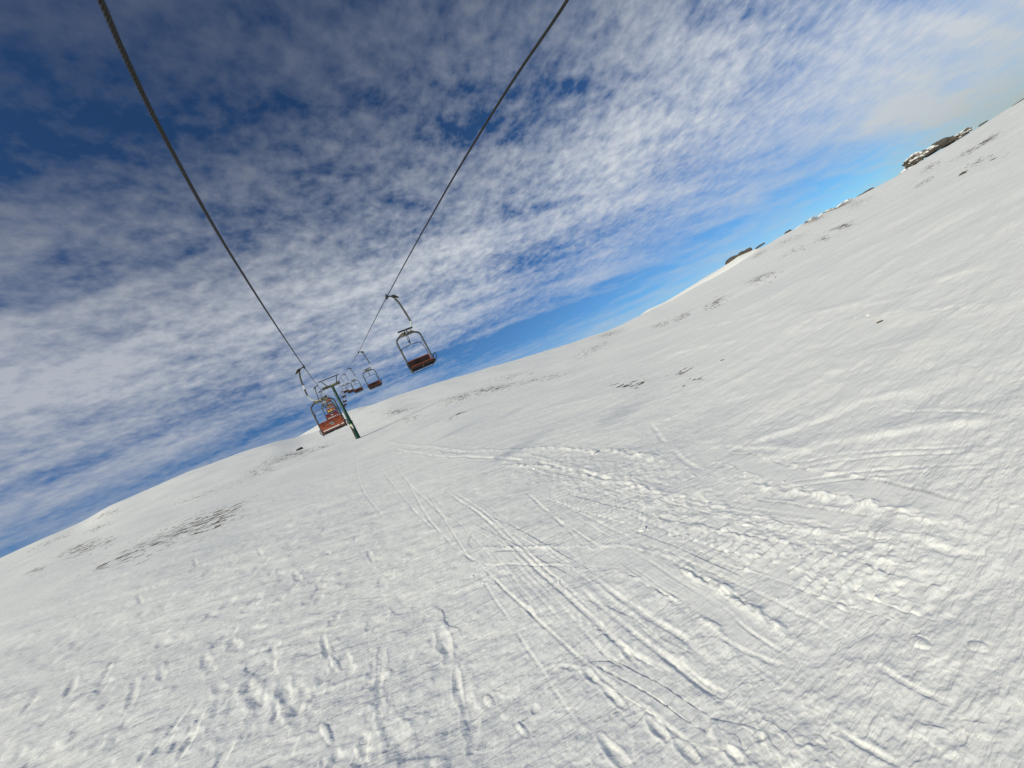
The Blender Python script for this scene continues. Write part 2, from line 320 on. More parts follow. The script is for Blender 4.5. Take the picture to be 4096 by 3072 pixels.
FEATS = [
    ('groove', [[1.48, 13.66], [1.63, 11.94], [1.7, 9.92], [1.75, 8.33], [1.83, 6.85], [1.95, 5.86], [2.01, 5.31], [2.07, 4.61], [2.08, 4.23]], 0.045, 0.05),
    ('groove', [[2.1, 27.28], [1.47, 18.25], [1.45, 14.54], [1.43, 13.51]], 0.05, 0.04),
    ('groove', [[3.04, 20.99], [2.98, 17.57], [2.99, 15.05], [2.8, 12.71], [2.7, 11.17], [2.6, 9.68], [2.56, 8.59], [2.52, 7.69], [2.48, 6.83], [2.64, 5.87], [2.69, 5.08]], 0.06, 0.05),
    ('groove', [[3.22, 20.5], [3.2, 17.43], [3.14, 14.74], [2.95, 12.59], [2.85, 11.09], [2.76, 9.62], [2.69, 8.48], [2.64, 7.59]], 0.05, 0.04),
    ('groove', [[5.06, 15.53], [4.54, 12.8], [4.1, 10.54], [3.85, 9.73]], 0.06, 0.05),
    ('groove', [[3.32, 9.04], [3.25, 7.56], [3.24, 6.73], [3.27, 6.35], [3.18, 5.64], [3.21, 5.14]], 0.07, 0.06),
    ('groove', [[2.95, 9.15], [2.84, 7.83], [2.81, 6.54], [2.76, 5.57], [2.8, 4.89], [2.85, 4.35]], 0.06, 0.045),
    ('groove', [[2.83, 6.52], [2.82, 6.05], [2.83, 5.39], [2.96, 4.99]], 0.09, 0.08),
    ('groove', [[3.99, 7.65], [3.72, 6.5], [3.63, 5.71], [3.74, 4.92], [3.92, 4.54]], 0.05, 0.04),
    ('groove', [[4.28, 6.33], [4.04, 5.66], [3.96, 5.17], [3.92, 4.77]], 0.04, 0.04),
    ('groove', [[0.04, 59.94], [-0.56, 42.34], [-0.6, 31.04], [-0.12, 21.44]], 0.07, 0.04),
    ('groove', [[1.36, 38.88], [1.26, 25.93], [1.22, 19.59], [1.33, 15.56]], 0.06, 0.035),
    ('groove', [[2.91, 44.36], [2.1, 27.28], [2.0, 19.89], [1.94, 15.36]], 0.06, 0.035),
    ('groove', [[-0.35, 7.73], [0.24, 7.08], [0.69, 6.37]], 0.04, 0.0),
    ('groove', [[3.24, 4.18], [3.28, 3.84], [3.31, 3.42]], 0.05, 0.05),
    ('groove', [[4.5, 4.24], [4.34, 3.99], [4.24, 3.61], [4.24, 3.17]], 0.05, 0.03),
    ('groove', [[2.65, 25.83], [1.59, 13.13], [1.26, 8.92], [1.1, 6.8], [1.01, 5.52]], 0.042328917116111954, 0.02226989496115371),
    ('groove', [[2.57, 33.14], [2.24, 17.39], [2.03, 11.83], [1.84, 8.97], [1.67, 7.25]], 0.03569969571784633, 0.016268279376051166),
    ('groove', [[2.21, 12.64], [2.07, 10.84], [1.95, 9.49], [1.86, 8.44], [1.79, 7.61]], 0.056705878667783954, 0.018035282147852053),
    ('groove', [[2.31, 13.15], [2.17, 9.96], [2.04, 8.01], [1.93, 6.71], [1.81, 5.78]], 0.03997482926573663, 0.013029975955452423),
    ('groove', [[2.77, 14.3], [2.41, 9.63], [2.18, 7.25], [2.0, 5.83], [1.84, 4.88]], 0.04499786305804702, 0.01770714781940455),
    ('groove', [[2.78, 14.6], [2.62, 9.69], [2.47, 7.22], [2.33, 5.74], [2.18, 4.77]], 0.06452225381368486, 0.02005794246482679),
    ('groove', [[2.42, 12.45], [2.3, 9.53], [2.22, 7.71], [2.17, 6.46], [2.14, 5.54]], 0.05954531717354623, 0.015519280474686913),
    ('groove', [[3.15, 19.74], [2.81, 11.17], [2.62, 7.74], [2.49, 5.89], [2.37, 4.74]], 0.06620137005740542, 0.014804015834026423),
    ('groove', [[2.83, 12.55], [2.67, 9.62], [2.57, 7.77], [2.49, 6.51], [2.43, 5.58]], 0.03546261692698767, 0.024228770659023846),
    ('groove', [[3.54, 16.56], [3.23, 10.93], [3.05, 8.11], [2.91, 6.4], [2.8, 5.27]], 0.055597805138298435, 0.016619908775907043),
    ('groove', [[3.43, 12.19], [3.19, 8.99], [3.03, 7.08], [2.91, 5.82], [2.81, 4.92]], 0.059786207044114595, 0.0276811450248293),
    ('groove', [[3.73, 12.55], [3.5, 9.33], [3.33, 7.38], [3.2, 6.07], [3.08, 5.14]], 0.0687736734212305, 0.012047042923670587),
    ('groove', [[4.05, 11.22], [3.85, 7.64], [3.64, 5.71], [3.42, 4.52], [3.2, 3.73]], 0.055300276138030346, 0.01484476856440573),
    ('groove', [[4.58, 13.88], [4.19, 9.95], [3.94, 7.68], [3.75, 6.21], [3.59, 5.17]], 0.03927077065256311, 0.021291783895607153),
    ('groove', [[4.43, 13.95], [4.17, 9.47], [3.96, 7.06], [3.79, 5.57], [3.62, 4.55]], 0.04762827985686637, 0.015608314401021745),
    ('groove', [[4.82, 12.1], [4.58, 9.41], [4.39, 7.64], [4.22, 6.38], [4.07, 5.45]], 0.04774343430268968, 0.0189187217388009),
    ('groove', [[5.16, 15.1], [4.9, 10.18], [4.69, 7.54], [4.49, 5.89], [4.3, 4.77]], 0.053400929484098296, 0.023903216781591678),
    ('groove', [[4.99, 9.54], [4.86, 6.78], [4.7, 5.12], [4.51, 4.03], [4.33, 3.27]], 0.04282838543602768, 0.016742709765389132),
    ('groove', [[5.74, 11.52], [5.53, 8.0], [5.29, 5.95], [5.04, 4.63], [4.8, 3.73]], 0.0684968239999593, 0.024532374488743697),
    ('groove', [[6.1, 9.51], [5.98, 7.57], [5.82, 6.18], [5.64, 5.15], [5.47, 4.37]], 0.04516733556163155, 0.02180853502553391),
    ('groove', [[5.89, 10.59], [6.0, 8.03], [5.96, 6.29], [5.84, 5.05], [5.7, 4.13]], 0.049962552278159475, 0.019839076259456884),
    ('groove', [[6.4, 13.73], [6.6, 9.51], [6.55, 6.96], [6.38, 5.28], [6.18, 4.14]], 0.039096487029339336, 0.025269333103294586),
    ('groove', [[6.04, 9.43], [6.13, 7.54], [6.14, 6.14], [6.1, 5.07], [6.05, 4.23]], 0.04764761748613635, 0.027447129755975706),
    ('groove', [[6.8, 9.55], [6.82, 7.66], [6.75, 6.24], [6.64, 5.17], [6.52, 4.34]], 0.06232682081834352, 0.02469500507254914),
    ('groove', [[6.75, 9.57], [6.88, 7.97], [6.9, 6.71], [6.85, 5.7], [6.76, 4.9]], 0.056360004743140305, 0.022960628898696173),
    ('groove', [[5.9, 14.47], [6.85, 9.82], [7.1, 6.96], [7.02, 5.11], [6.83, 3.88]], 0.06527536462489614, 0.022443343647238455),
    ('tread', [[1.6, 7.74], [2.05, 5.83], [2.26, 4.56]], 0.12, 0.016),
    ('tread', [[1.89, 7.74], [2.29, 5.81], [2.46, 4.52]], 0.12, 0.016),
    ('tread', [[2.32, 15.63], [2.81, 10.77], [2.93, 7.93]], 0.12, 0.016),
    ('tread', [[2.97, 15.95], [3.28, 10.87], [3.29, 7.95]], 0.12, 0.016),
    ('tread', [[4.99, 10.37], [5.0, 7.28], [4.81, 5.34]], 0.12, 0.016),
    ('tread', [[5.55, 10.48], [5.4, 7.28], [5.11, 5.3]], 0.12, 0.016),
    ('tread', [[5.13, 5.9], [5.28, 4.44], [5.22, 3.38]], 0.12, 0.016),
    ('tread', [[5.46, 5.86], [5.53, 4.38], [5.43, 3.32]], 0.12, 0.016),
    ('tread', [[6.61, 20.11], [6.52, 13.57], [6.14, 9.68]], 0.12, 0.016),
    ('tread', [[7.79, 20.89], [7.34, 13.85], [6.72, 9.76]], 0.12, 0.016),
    ('tread', [[1.95, 5.48], [2.35, 4.82], [2.61, 4.23]], 0.12, 0.016),
    ('tread', [[2.17, 5.45], [2.56, 4.79], [2.8, 4.19]], 0.12, 0.016),
    ('groove', [[1.46, 13.6], [1.72, 11.91], [2.34, 10.98], [3.1, 9.7], [3.6, 8.71]], 0.05, 0.06),
    ('berm', [[1.42, 13.68], [2.22, 12.48], [2.87, 11.47], [4.17, 9.39], [4.38, 8.93]], 0.06, 0.05),
    ('smooth', [[3.14, 10.3], [4.06, 8.75], [4.33, 7.45], [4.18, 6.27], [3.96, 5.31], [3.82, 4.66], [3.73, 4.24]], 0.42, 0.05),
    ('berm', [[4.56, 8.13], [4.59, 6.83], [4.42, 5.71], [4.19, 4.82], [4.14, 4.29]], 0.09, 0.08),
    ('smooth', [[1.84, 12.36], [2.42, 11.51], [3.03, 10.37]], 0.22, 0.03),
    ('smooth', [[10.06, 11.13], [9.08, 8.45], [8.37, 6.22], [7.89, 4.8], [7.63, 3.98], [7.37, 3.32], [7.2, 2.84]], 0.38, 0.06),
    ('smooth', [[7.33, 8.2], [7.14, 6.71], [6.96, 5.57], [6.92, 4.53]], 0.35, 0.05),
    ('smooth', [[6.99, 13.01], [7.01, 11.33], [6.96, 9.56]], 0.45, 0.05),
    ('smooth', [[4.2, 46.05], [5.28, 33.71], [6.1, 25.84], [6.83, 21.2]], 0.5, 0.03),
    ('groove', [[4.04, 48.96], [4.38, 41.75], [5.04, 33.03], [5.75, 27.95], [6.46, 23.15], [6.73, 21.11], [7.18, 17.85], [7.11, 15.36], [7.1, 13.79], [7.06, 12.44], [6.94, 10.44]], 0.14, 0.12),
    ('groove', [[12.81, 15.99], [10.15, 12.49], [8.66, 10.07], [8.19, 8.77], [7.85, 7.52]], 0.12, 0.06),
    ('berm', [[4.84, 60.25], [5.83, 42.91], [6.72, 28.75], [7.7, 22.36], [8.73, 18.63], [9.03, 15.51], [8.84, 14.04]], 0.16, 0.12),
    ('berm', [[9.33, 15.88], [9.27, 14.22], [8.95, 12.34], [8.71, 10.66]], 0.2, 0.18),
    ('berm', [[5.81, 20.92], [6.5, 18.76], [7.05, 16.05], [7.06, 13.39], [6.99, 10.48], [6.91, 8.74]], 0.16, 0.14),
    ('berm', [[8.55, 9.02], [8.09, 7.43], [7.79, 5.9], [7.55, 4.71], [7.25, 3.8], [7.02, 3.26]], 0.14, 0.1),
    ('rough', [[5.41, 40.78], [6.35, 27.64], [7.23, 21.4], [7.83, 15.33], [8.02, 11.46], [7.71, 8.6]], 0.9, 0.8),
    ('rough', [[6.24, 19.34], [6.57, 13.64], [6.54, 10.06], [6.65, 7.87], [6.66, 6.27]], 0.9, 0.8),
    ('rough', [[6.53, 8.45], [6.38, 6.13], [6.49, 4.7], [6.62, 3.67], [6.39, 3.03]], 0.55, 0.9),
    ('rough', [[1.85, 4.88], [2.67, 4.52], [2.98, 3.93], [3.37, 3.48]], 0.45, 0.55),
    ('rough', [[3.87, 3.63], [3.98, 3.19], [3.96, 2.82]], 0.4, 0.5),
    ('rough', [[1.34, 11.85], [2.08, 10.25]], 0.4, 0.5),
    ('tread', [[5.24, 15.04], [5.44, 10.9], [5.7, 8.49], [5.84, 6.78], [5.84, 5.47], [5.74, 4.45], [5.69, 3.69], [5.64, 3.05], [5.59, 2.67]], 0.32, 0.05),
    ('tread', [[5.35, 7.55], [5.41, 6.05], [5.36, 4.92], [5.47, 4.1], [5.58, 3.46]], 0.22, 0.035),
    ('tread', [[2.23, 9.09], [2.68, 7.64], [2.82, 6.05], [2.85, 4.92]], 0.3, 0.018),
    ('groove', [[6.27, 7.49], [6.52, 6.2], [6.61, 5.42], [6.72, 4.77], [6.67, 3.68], [6.56, 3.05]], 0.1, 0.08),
    ('groove', [[8.98, 8.16], [9.47, 6.58], [9.68, 5.26], [9.72, 4.31], [9.72, 3.59]], 0.06, 0.04),
    ('groove', [[8.7, 8.0], [9.22, 6.47], [9.45, 5.19], [9.51, 4.27], [9.54, 3.56]], 0.06, 0.04),
    ('groove', [[8.09, 7.66], [8.66, 6.25], [8.95, 5.05], [9.06, 4.18], [9.12, 3.5]], 0.06, 0.04),
    ('groove', [[7.85, 7.52], [8.44, 6.16], [8.74, 4.99], [8.88, 4.14], [8.95, 3.48]], 0.06, 0.04),
    ('groove', [[11.82, 6.43], [11.43, 5.42], [11.18, 4.61], [10.84, 3.86]], 0.08, 0.05),
    ('drift', [[10.11, 10.06], [10.73, 9.15], [11.4, 8.35], [11.97, 7.58], [12.39, 7.04], [12.78, 6.14], [12.69, 5.24]], 0.7, 0.3),
    ('drift', [[11.23, 9.42], [11.55, 7.9], [11.85, 6.85]], 0.5, -0.1),
    ('drift', [[9.31, 9.06], [9.59, 7.73], [10.17, 6.96], [10.35, 5.95], [10.5, 5.1], [10.67, 4.38], [10.81, 3.75]], 0.6, 0.22),
    ('drift', [[9.35, 10.97], [10.27, 10.16], [9.92, 7.89], [9.58, 6.62], [9.46, 5.67]], 0.35, 0.14),
    ('drift', [[10.11, 6.24], [10.46, 5.48], [10.65, 4.78], [10.95, 3.94]], 0.5, 0.2),
    ('drift', [[4.61, 6.98], [4.96, 6.06]], 0.5, 0.0),
    ('drift', [[4.19, 3.77], [4.69, 3.49], [5.12, 3.29]], 0.3, 0.06),
    ('drift', [[8.55, 7.32], [8.09, 6.2], [7.91, 5.16]], 0.3, 0.1),
    ('drift', [[17.35, 10.42], [16.98, 8.1], [16.46, 6.3]], 0.9, 0.16),
    ('drift', [[16.12, 11.15], [15.67, 8.2], [15.34, 6.44]], 0.9, 0.14),
    ('drift', [[24.41, 35.11], [27.59, 25.35], [23.76, 14.72]], 0.9, 0.25),
    ('drift', [[25.59, 10.89], [25.0, 8.33], [24.55, 6.36]], 0.9, 0.3),
    ('drift', [[14.8, 13.42], [15.19, 10.49], [15.01, 8.37]], 0.9, 0.12),
    ('drift', [[11.85, 35.27], [15.66, 29.31], [18.45, 22.2]], 0.9, 0.25),
    ('drift', [[26.75, 16.49], [25.19, 11.77], [22.9, 8.56]], 0.9, 0.3),
    ('drift', [[19.55, 7.8], [18.63, 6.15], [18.01, 4.97]], 0.9, 0.14),
    ('drift', [[40.8, 35.74], [34.75, 24.39], [32.65, 18.39]], 0.9, 0.35),
    ('berm', [[24.35, 15.01], [22.98, 11.99], [21.61, 9.6], [20.35, 7.74], [19.0, 6.23], [17.79, 4.94]], 0.35, 0.1),
    ('pit', [[1.73, 6.88], [1.73, 6.67]], 0.075, 0.09),
    ('pit', [[1.74, 6.4], [1.74, 6.16]], 0.075, 0.09),
    ('pit', [[2.44, 6.72], [2.43, 6.57]], 0.075, 0.09),
    ('pit', [[1.88, 5.53], [1.86, 5.33]], 0.075, 0.09),
    ('pit', [[1.92, 5.08], [1.92, 4.91]], 0.075, 0.09),
    ('pit', [[2.27, 4.68], [2.27, 4.55]], 0.075, 0.09),
    ('pit', [[2.66, 4.57], [2.67, 4.5]], 0.075, 0.09),
    ('pit', [[1.77, 9.05], [1.76, 8.81]], 0.075, 0.09),
    ('pit', [[-4.24, 12.12], [-3.91, 11.27]], 0.22, 0.14),
    ('pit', [[-5.48, 15.85], [-5.16, 15.03]], 0.15, 0.1),
    ('pit', [[-5.33, 13.59], [-5.15, 13.2]], 0.14, 0.09),
    ('pit', [[-5.11, 12.49], [-4.99, 11.95]], 0.2, 0.08),
    ('pit', [[-3.44, 11.34], [-3.14, 10.23]], 0.18, 0.12),
    ('pit', [[-3.69, 11.17], [-3.66, 10.84]], 0.09, 0.07),
    ('pit', [[-6.14, 13.04], [-6.3, 12.38]], 0.12, 0.08),
    ('pit', [[-5.54, 12.12], [-5.59, 11.49]], 0.1, 0.1),
    ('pit', [[-7.59, 16.51], [-7.23, 15.69]], 0.12, 0.09),
    ('pit', [[-8.18, 16.26], [-7.84, 15.17]], 0.14, 0.1),
    ('pit', [[-10.22, 19.58], [-9.94, 18.53]], 0.13, 0.08),
    ('pit', [[-0.09, 9.86], [-0.12, 9.19]], 0.15, 0.12),
    ('pit', [[-1.47, 10.41], [-1.62, 9.36]], 0.14, 0.07),
    ('pit', [[-1.44, 8.37], [-1.3, 7.77]], 0.2, 0.08),
    ('pit', [[-0.23, 7.83], [-0.43, 7.04]], 0.14, 0.07),
    ('pit', [[-0.19, 8.66], [-0.27, 8.21]], 0.09, 0.08),
    ('pit', [[-1.14, 17.35], [-1.09, 16.64]], 0.1, 0.07),
    ('pit', [[-11.21, 31.95], [-10.51, 29.9]], 0.13, 0.08),
    ('pit', [[-6.54, 26.36], [-6.18, 25.02]], 0.12, 0.08),
    ('pit', [[-3.99, 19.33], [-3.76, 18.34]], 0.12, 0.08),
    ('pit', [[-12.75, 28.49], [-11.92, 26.64]], 0.12, 0.08),
    ('pit', [[-2.7, 12.66], [-2.59, 11.9]], 0.1, 0.08),
    ('pit', [[-11.27, 19.68], [-10.93, 18.65]], 0.13, 0.1),
    ('pit', [[-12.54, 20.04], [-12.37, 19.34]], 0.12, 0.1),
    ('pit', [[-6.23, 15.76], [-5.96, 15.01]], 0.12, 0.08),
    ('pit', [[1.57, 7.3], [1.7, 7.12]], 0.05, 0.06),
    ('pit', [[0.71, 7.13], [0.71, 7.03]], 0.08, 0.06),
    ('pit', [[1.23, 5.84], [1.24, 5.52]], 0.08, 0.08),
    ('pit', [[-2.46, 11.67], [-2.35, 11.28]], 0.06, -0.07),
    ('pit', [[0.16, 7.92], [0.18, 7.78]], 0.06, -0.07),
    ('pit', [[-2.6, 9.62], [-2.5, 9.29]], 0.06, -0.07),
    ('pit', [[0.39, 7.03], [0.41, 6.89]], 0.06, -0.07),
    ('pit', [[5.46, 5.3], [5.42, 5.18]], 0.06, -0.07),
    ('pit', [[5.1, 4.69], [5.06, 4.6]], 0.06, -0.07),
    ('pit', [[4.9, 3.75], [4.86, 3.68]], 0.06, -0.07),
    ('pit', [[5.12, 3.29], [5.15, 3.22]], 0.06, -0.07),
    ('pit', [[5.67, 6.29], [5.63, 6.18]], 0.06, -0.07),
    ('pit', [[7.4, 3.91], [7.25, 3.8]], 0.06, -0.07),
    ('pit', [[9.54, 12.42], [9.23, 11.86]], 0.06, -0.07),
    ('pit', [[8.13, 9.67], [8.02, 9.42]], 0.06, -0.07),
    ('step', [[0.04, 11.76], [0.18, 11.05], [0.13, 10.41], [0.25, 10.05], [0.18, 9.64]], 0.22, 0.07),
    ('step', [[-1.2, 13.16], [-0.8, 12.12], [-0.01, 11.55]], 0.2, 0.05),
    ('step', [[1.61, 7.21], [1.85, 7.11], [2.11, 6.85], [2.12, 6.44]], 0.12, 0.08),
    ('step', [[2.28, 14.4], [1.86, 13.51], [1.85, 12.59]], 0.14, 0.04),
    ('step', [[-2.78, 15.25], [-1.66, 14.21], [-1.03, 13.42], [-0.6, 12.57]], 0.2, 0.04),
]
GRASS = [
    (69.35, 41.88, -3.06, -4.63, -8.42, -4.92, 0.81),
    (62.69, 46.25, 1.56, -1.58, -8.87, -6.31, 0.77),
    (62.14, 53.07, 1.51, -2.12, -7.38, -6.16, 0.72),
    (62.93, 59.13, 0.27, -3.47, -7.54, -6.8, 0.64),
    (112.07, 133.42, -3.84, -15.94, -32.23, -38.09, 0.64),
    (60.59, 79.36, 8.87, 0.94, -11.86, -15.11, 0.51),
    (30.06, 78.42, 3.05, -15.68, -4.7, -11.67, 0.72),
    (26.33, 87.1, 4.69, -6.47, -3.94, -12.27, 0.64),
    (32.13, 59.37, 0.7, -7.75, -3.38, -5.89, 0.59),
    (41.85, 92.65, 1.85, -11.83, -4.96, -10.35, 0.51),
    (15.6, 116.3, 3.71, -8.89, -1.48, -9.18, 0.72),
    (19.97, 23.69, -0.29, -2.99, -1.74, -1.83, 0.59),
    (20.67, 20.71, 0.44, -1.24, -1.12, -1.04, 0.55),
    (21.32, 18.17, 0.07, -0.96, -0.87, -0.65, 0.51),
    (-16.9, 52.71, 4.97, -0.54, 3.64, -11.6, 0.75),
    (-20.82, 52.26, 4.6, -0.46, 3.84, -9.83, 0.68),
    (-15.35, 55.25, 3.88, -0.39, 2.15, -7.84, 0.68),
    (-40.51, 82.2, 5.09, -2.57, 6.29, -12.76, 0.73),
    (-43.53, 77.36, 2.03, -1.26, 2.86, -5.04, 1.0),
    (-21.92, 48.67, 0.78, 0.32, 1.01, -2.17, 1.05),
    (-22.83, 48.26, 1.55, -0.46, 1.68, -3.51, 0.59),
    (-12.23, 111.1, 6.73, -5.94, 1.13, -11.16, 0.77),
    (-16.11, 108.37, 6.27, -1.47, 1.55, -11.47, 0.64),
    (-18.42, 97.22, 4.21, 2.53, 2.02, -11.6, 0.51),
    (-5.49, 103.98, 2.36, -5.16, 0.17, -3.89, 0.81),
    (-64.2, 144.4, 7.69, -8.57, 7.05, -15.86, 0.64),
    (-52.92, 113.98, 3.56, -2.56, 3.48, -7.63, 0.68),
    (-28.99, 93.31, 5.07, -1.9, 1.62, -5.45, 0.51),
    (-71.23, 136.29, 6.35, -1.77, 6.41, -12.38, 0.55),
    (12.98, 89.17, 2.94, -10.78, -1.29, -8.37, 0.51),
    (100.11, 41.14, -8.93, -6.31, -8.33, -3.34, 1.0),
    (92.22, 41.26, -6.72, -4.86, -8.83, -3.89, 0.68),
    (97.86, 49.12, -5.86, -7.13, -11.88, -5.83, 0.51),
    (151.23, 31.24, -2.97, -3.17, -13.63, -2.73, 1.0),
    (145.35, 33.09, -0.7, -3.82, -17.11, -3.83, 0.72),
    (94.97, 21.45, -0.02, -1.41, -7.44, -1.64, 0.68),
    (117.49, 33.08, -2.19, -2.27, -11.48, -3.1, 0.72),
    (110.36, 32.23, -5.61, -2.92, -8.29, -2.35, 0.51),
    (84.82, 20.72, 1.98, -0.12, -4.23, -1.01, 0.81),
    (85.56, 17.87, -1.81, -1.3, -5.32, -1.01, 0.59),
    (215.97, 80.56, -10.17, -9.63, -57.51, -21.14, 0.59),
    (363.1, 161.86, -54.44, -31.92, -122.03, -54.1, 1.05),
    (361.27, 142.73, -35.6, -23.81, -100.76, -39.47, 1.0),
    (176.7, 89.56, -21.82, -18.19, -45.89, -23.08, 0.51),
    (219.48, 125.37, -12.95, -13.59, -53.01, -30.13, 0.68),
    (15.26, 56.13, 0.65, -1.25, -0.84, -2.81, 1.3),
    (12.59, 55.54, 1.3, -2.99, -0.74, -3.1, 0.51),
    (18.97, 24.21, 0.21, -1.29, -0.75, -0.87, 0.68),
    (19.26, 19.54, 0.25, -0.55, -0.49, -0.46, 0.64),
    (188.43, 50.48, -9.19, -5.42, -39.48, -10.34, 0.68),
    (17.88, 17.7, 0.46, -1.59, -0.97, -0.86, 0.42),
]


def grid(rs, azd):
    a = np.radians(azd); A, RR = np.meshgrid(a, rs)
    return (np.sin(A) * RR).ravel(), (np.cos(A) * RR).ravel(), RR.ravel(), np.degrees(A).ravel()

def mesh_grid(name, x, y, z, nr, nc, wrap, material, attrs={}):
    me = bpy.data.meshes.new(name)
    me.vertices.add(len(x)); me.vertices.foreach_set('co', np.stack([x, y, z], 1).astype(np.float32).ravel())
    i = np.arange(nr - 1)[:, None] * nc; c = np.arange(nc if wrap else nc - 1)[None, :]
    c2 = (c + 1) % nc
    q = np.stack([i + c, i + nc + c, i + nc + c2, i + c2], -1).reshape(-1, 4)
    nq = len(q)
    me.loops.add(nq * 4); me.loops.foreach_set('vertex_index', q.ravel().astype(np.int32))
    me.polygons.add(nq); me.polygons.foreach_set('loop_start', np.arange(0, nq * 4, 4, dtype=np.int32))
    me.polygons.foreach_set('loop_total', np.full(nq, 4, np.int32))
    me.polygons.foreach_set('use_smooth', np.ones(nq, bool))
    me.update(calc_edges=True)
    for kx, vv in attrs.items():
        at = me.attributes.new(kx, 'FLOAT', 'POINT'); at.data.foreach_set('value', vv.astype(np.float32))
    me.materials.append(material)
    o = bpy.data.objects.new(name, me); COL.objects.link(o); return o

def detail(x, y, r, az, spac):
    h = np.zeros(len(x), np.float32)
    smooth = np.zeros(len(x), np.float32); rough = np.zeros(len(x), np.float32); add = np.zeros(len(x), np.float32)
    far = 1 + r / 60
    rag = fbm(x, y, .9, 3, 91, spac)                       # ragged edges for everything drawn
    rag2 = fbm(x + 50, y, 1.6, 3, 93, spac); rag3 = fbm(x, y + 70, .3, 3, 94, spac)
    for kind, pts, w, d, *o in FEATS:
        P = np.array(pts, float); mg = w * 4 + .3
        s = np.where((x > P[:, 0].min() - mg) & (x < P[:, 0].max() + mg) & (y > P[:, 1].min() - mg) & (y < P[:, 1].max() + mg))[0]
        if not len(s): continue
        if kind == 'pit':                                  # pts: centre and the end of the long half axis, w: short half axis
            c, e = P; ax = e - c; L = np.hypot(*ax); ax /= L
            u = ((x[s] - c[0]) * ax[0] + (y[s] - c[1]) * ax[1]) / L; v = (-(x[s] - c[0]) * ax[1] + (y[s] - c[1]) * ax[0]) / w
            q = np.sqrt(u * u + v * v) + rag[s] * .55 + rag3[s] * .3
            add[s] += -d * .36 * (1 - sstep(.1, 1.1, q)) * (1 + .5 * rag3[s]) + d * .08 * np.exp(-((q - 1.2) / .22) ** 2)
            continue
        wob = .35 * w * rag2[s]; dd, sd_, par, LL = dline(x[s] + wob, y[s] - wob * .6, smooth_line(pts))
        fl = min(2.2, LL * .35); endf = sstep(0, fl, par) * sstep(0, fl, LL - par)
        if kind == 'groove':
            wv = w * .75; br = sstep(-.55, .1, rag2[s]); add[s] += endf * d * .42 * (-br * np.exp(-(dd / wv) ** 4) + .30 * np.exp(-((dd - 1.9 * wv) / wv) ** 2) * np.clip(.5 + 2.2 * rag3[s], 0, 2) * np.where(sd_ > 0, 1., .45))
        elif kind == 'berm':
            q = dd / w + rag[s] * .5
            add[s] += endf * d * .45 * np.exp(-q * q) * np.clip(.7 + 1.5 * rag3[s] + .8 * rag[s], 0, 2.2); rough[s] = np.maximum(rough[s], endf * np.exp(-(dd / (w * 1.6)) ** 2) * .8)
        elif kind == 'smooth':
            q = 1 - sstep(w * .75, w * 1.05, dd + rag[s] * w * .12)
            smooth[s] = np.maximum(smooth[s], q * endf * .75); add[s] += -d * .3 * q * endf + .0018 * q * endf * np.sin(sd_ * dd * 70 + rag2[s] * 3) * np.clip(rag2[s] + .5, 0, 1)
            add[s] += d * .3 * endf * np.exp(-((dd - w * 1.12 + rag3[s] * .05) / (w * .16)) ** 2) * np.clip(.6 + 2 * rag3[s], 0, 2)
        elif kind == 'rough':
            q = 1 - sstep(w * .6, w * 1.1, dd + rag[s] * w * .3); rough[s] = np.maximum(rough[s], q * endf * d)
        elif kind == 'tread':
            q = (1 - sstep(w * .8, w, dd)) * endf
            add[s] += q * d * .5 * np.tanh(2 * np.sin(par / .21 * 2 * np.pi + rag2[s] * 1.5)) * np.clip(.6 + 1.6 * rag3[s] + rag[s], 0, 1.3)
            smooth[s] = np.maximum(smooth[s], q * .5)
        elif kind == 'step':                               # snow crust edge: high on one side, fading away
            sg = sd_ * dd
            q = np.where(sg > 0, np.exp(-sg / (w * 2)), 0) * sstep(-.0, .06, sg + rag[s] * .03)
            add[s] += -d * .45 * q * endf
        elif kind == 'drift':                              # long wind drift with one sharp flank
            sg = sd_ * dd
            q = np.where(sg > 0, np.exp(-(sg / w) ** 2), np.exp(-(sg / (w * .25)) ** 2))
            ef = sstep(0, LL * .3, par) * sstep(0, LL * .3, LL - par)
            add[s] += d * .18 * q * ef * (1 + .5 * rag2[s])
    keep = 1 - .88 * smooth
    h += .16 * fbm(x, y, 16, 2, 3, spac) * np.minimum(far, 2)
    h += .05 * fbm(x + 1.4 * y, y, 4.2, 2, 7, spac)
    # wind crust: raised plates with crisp edges, longer across the slope
    zone = .45 + .55 * sstep(10, -12, az)
    t = fbm(x * .5 + y * .15, y * 1.0 + x * .3, 1.5, 3, 21, spac, .45)
    t2 = fbm(x * .5 - y * .1, y * 1.2 + x * .35, .6, 3, 33, spac, .45)
    wd = .06 + .0012 * r
    h += keep * (.020 * sstep(-wd, wd, t - .12) + .012 * sstep(-wd, wd, t2 - .1)) * zone * np.minimum(1 + r / 40, 2.6)
    holes = fbm(x * .9, y * .8 + 40, 1.1, 3, 57, spac, .5)
    h -= keep * .038 * sstep(.30, .62, holes + .3 * rag3) * (.15 + .85 * sstep(8, -14, az))
    # sastrugi streaks across the slope in the middle distance
    st = fbm(x * .28 + y * .05, y * 1.1 + .12 * x, 1.3, 3, 71, spac, .55)
    h += keep * .055 * np.clip(st - .15, 0, 1) * sstep(8, 40, r) * np.minimum(1 + r / 50, 3)
    # small scales
    h += keep * .011 * fbm(x * .6 + y * .1, y * 1.35, .20, 3, 81, spac, .62)
    h += keep * .014 * fbm(x * .8, y * 1.2, .55, 2, 83, spac, .5)
    h += keep * .006 * np.abs(fbm(x, y, .11, 2, 87, spac))
    ck = fbm(x, y, .38, 4, 95, spac, .6)
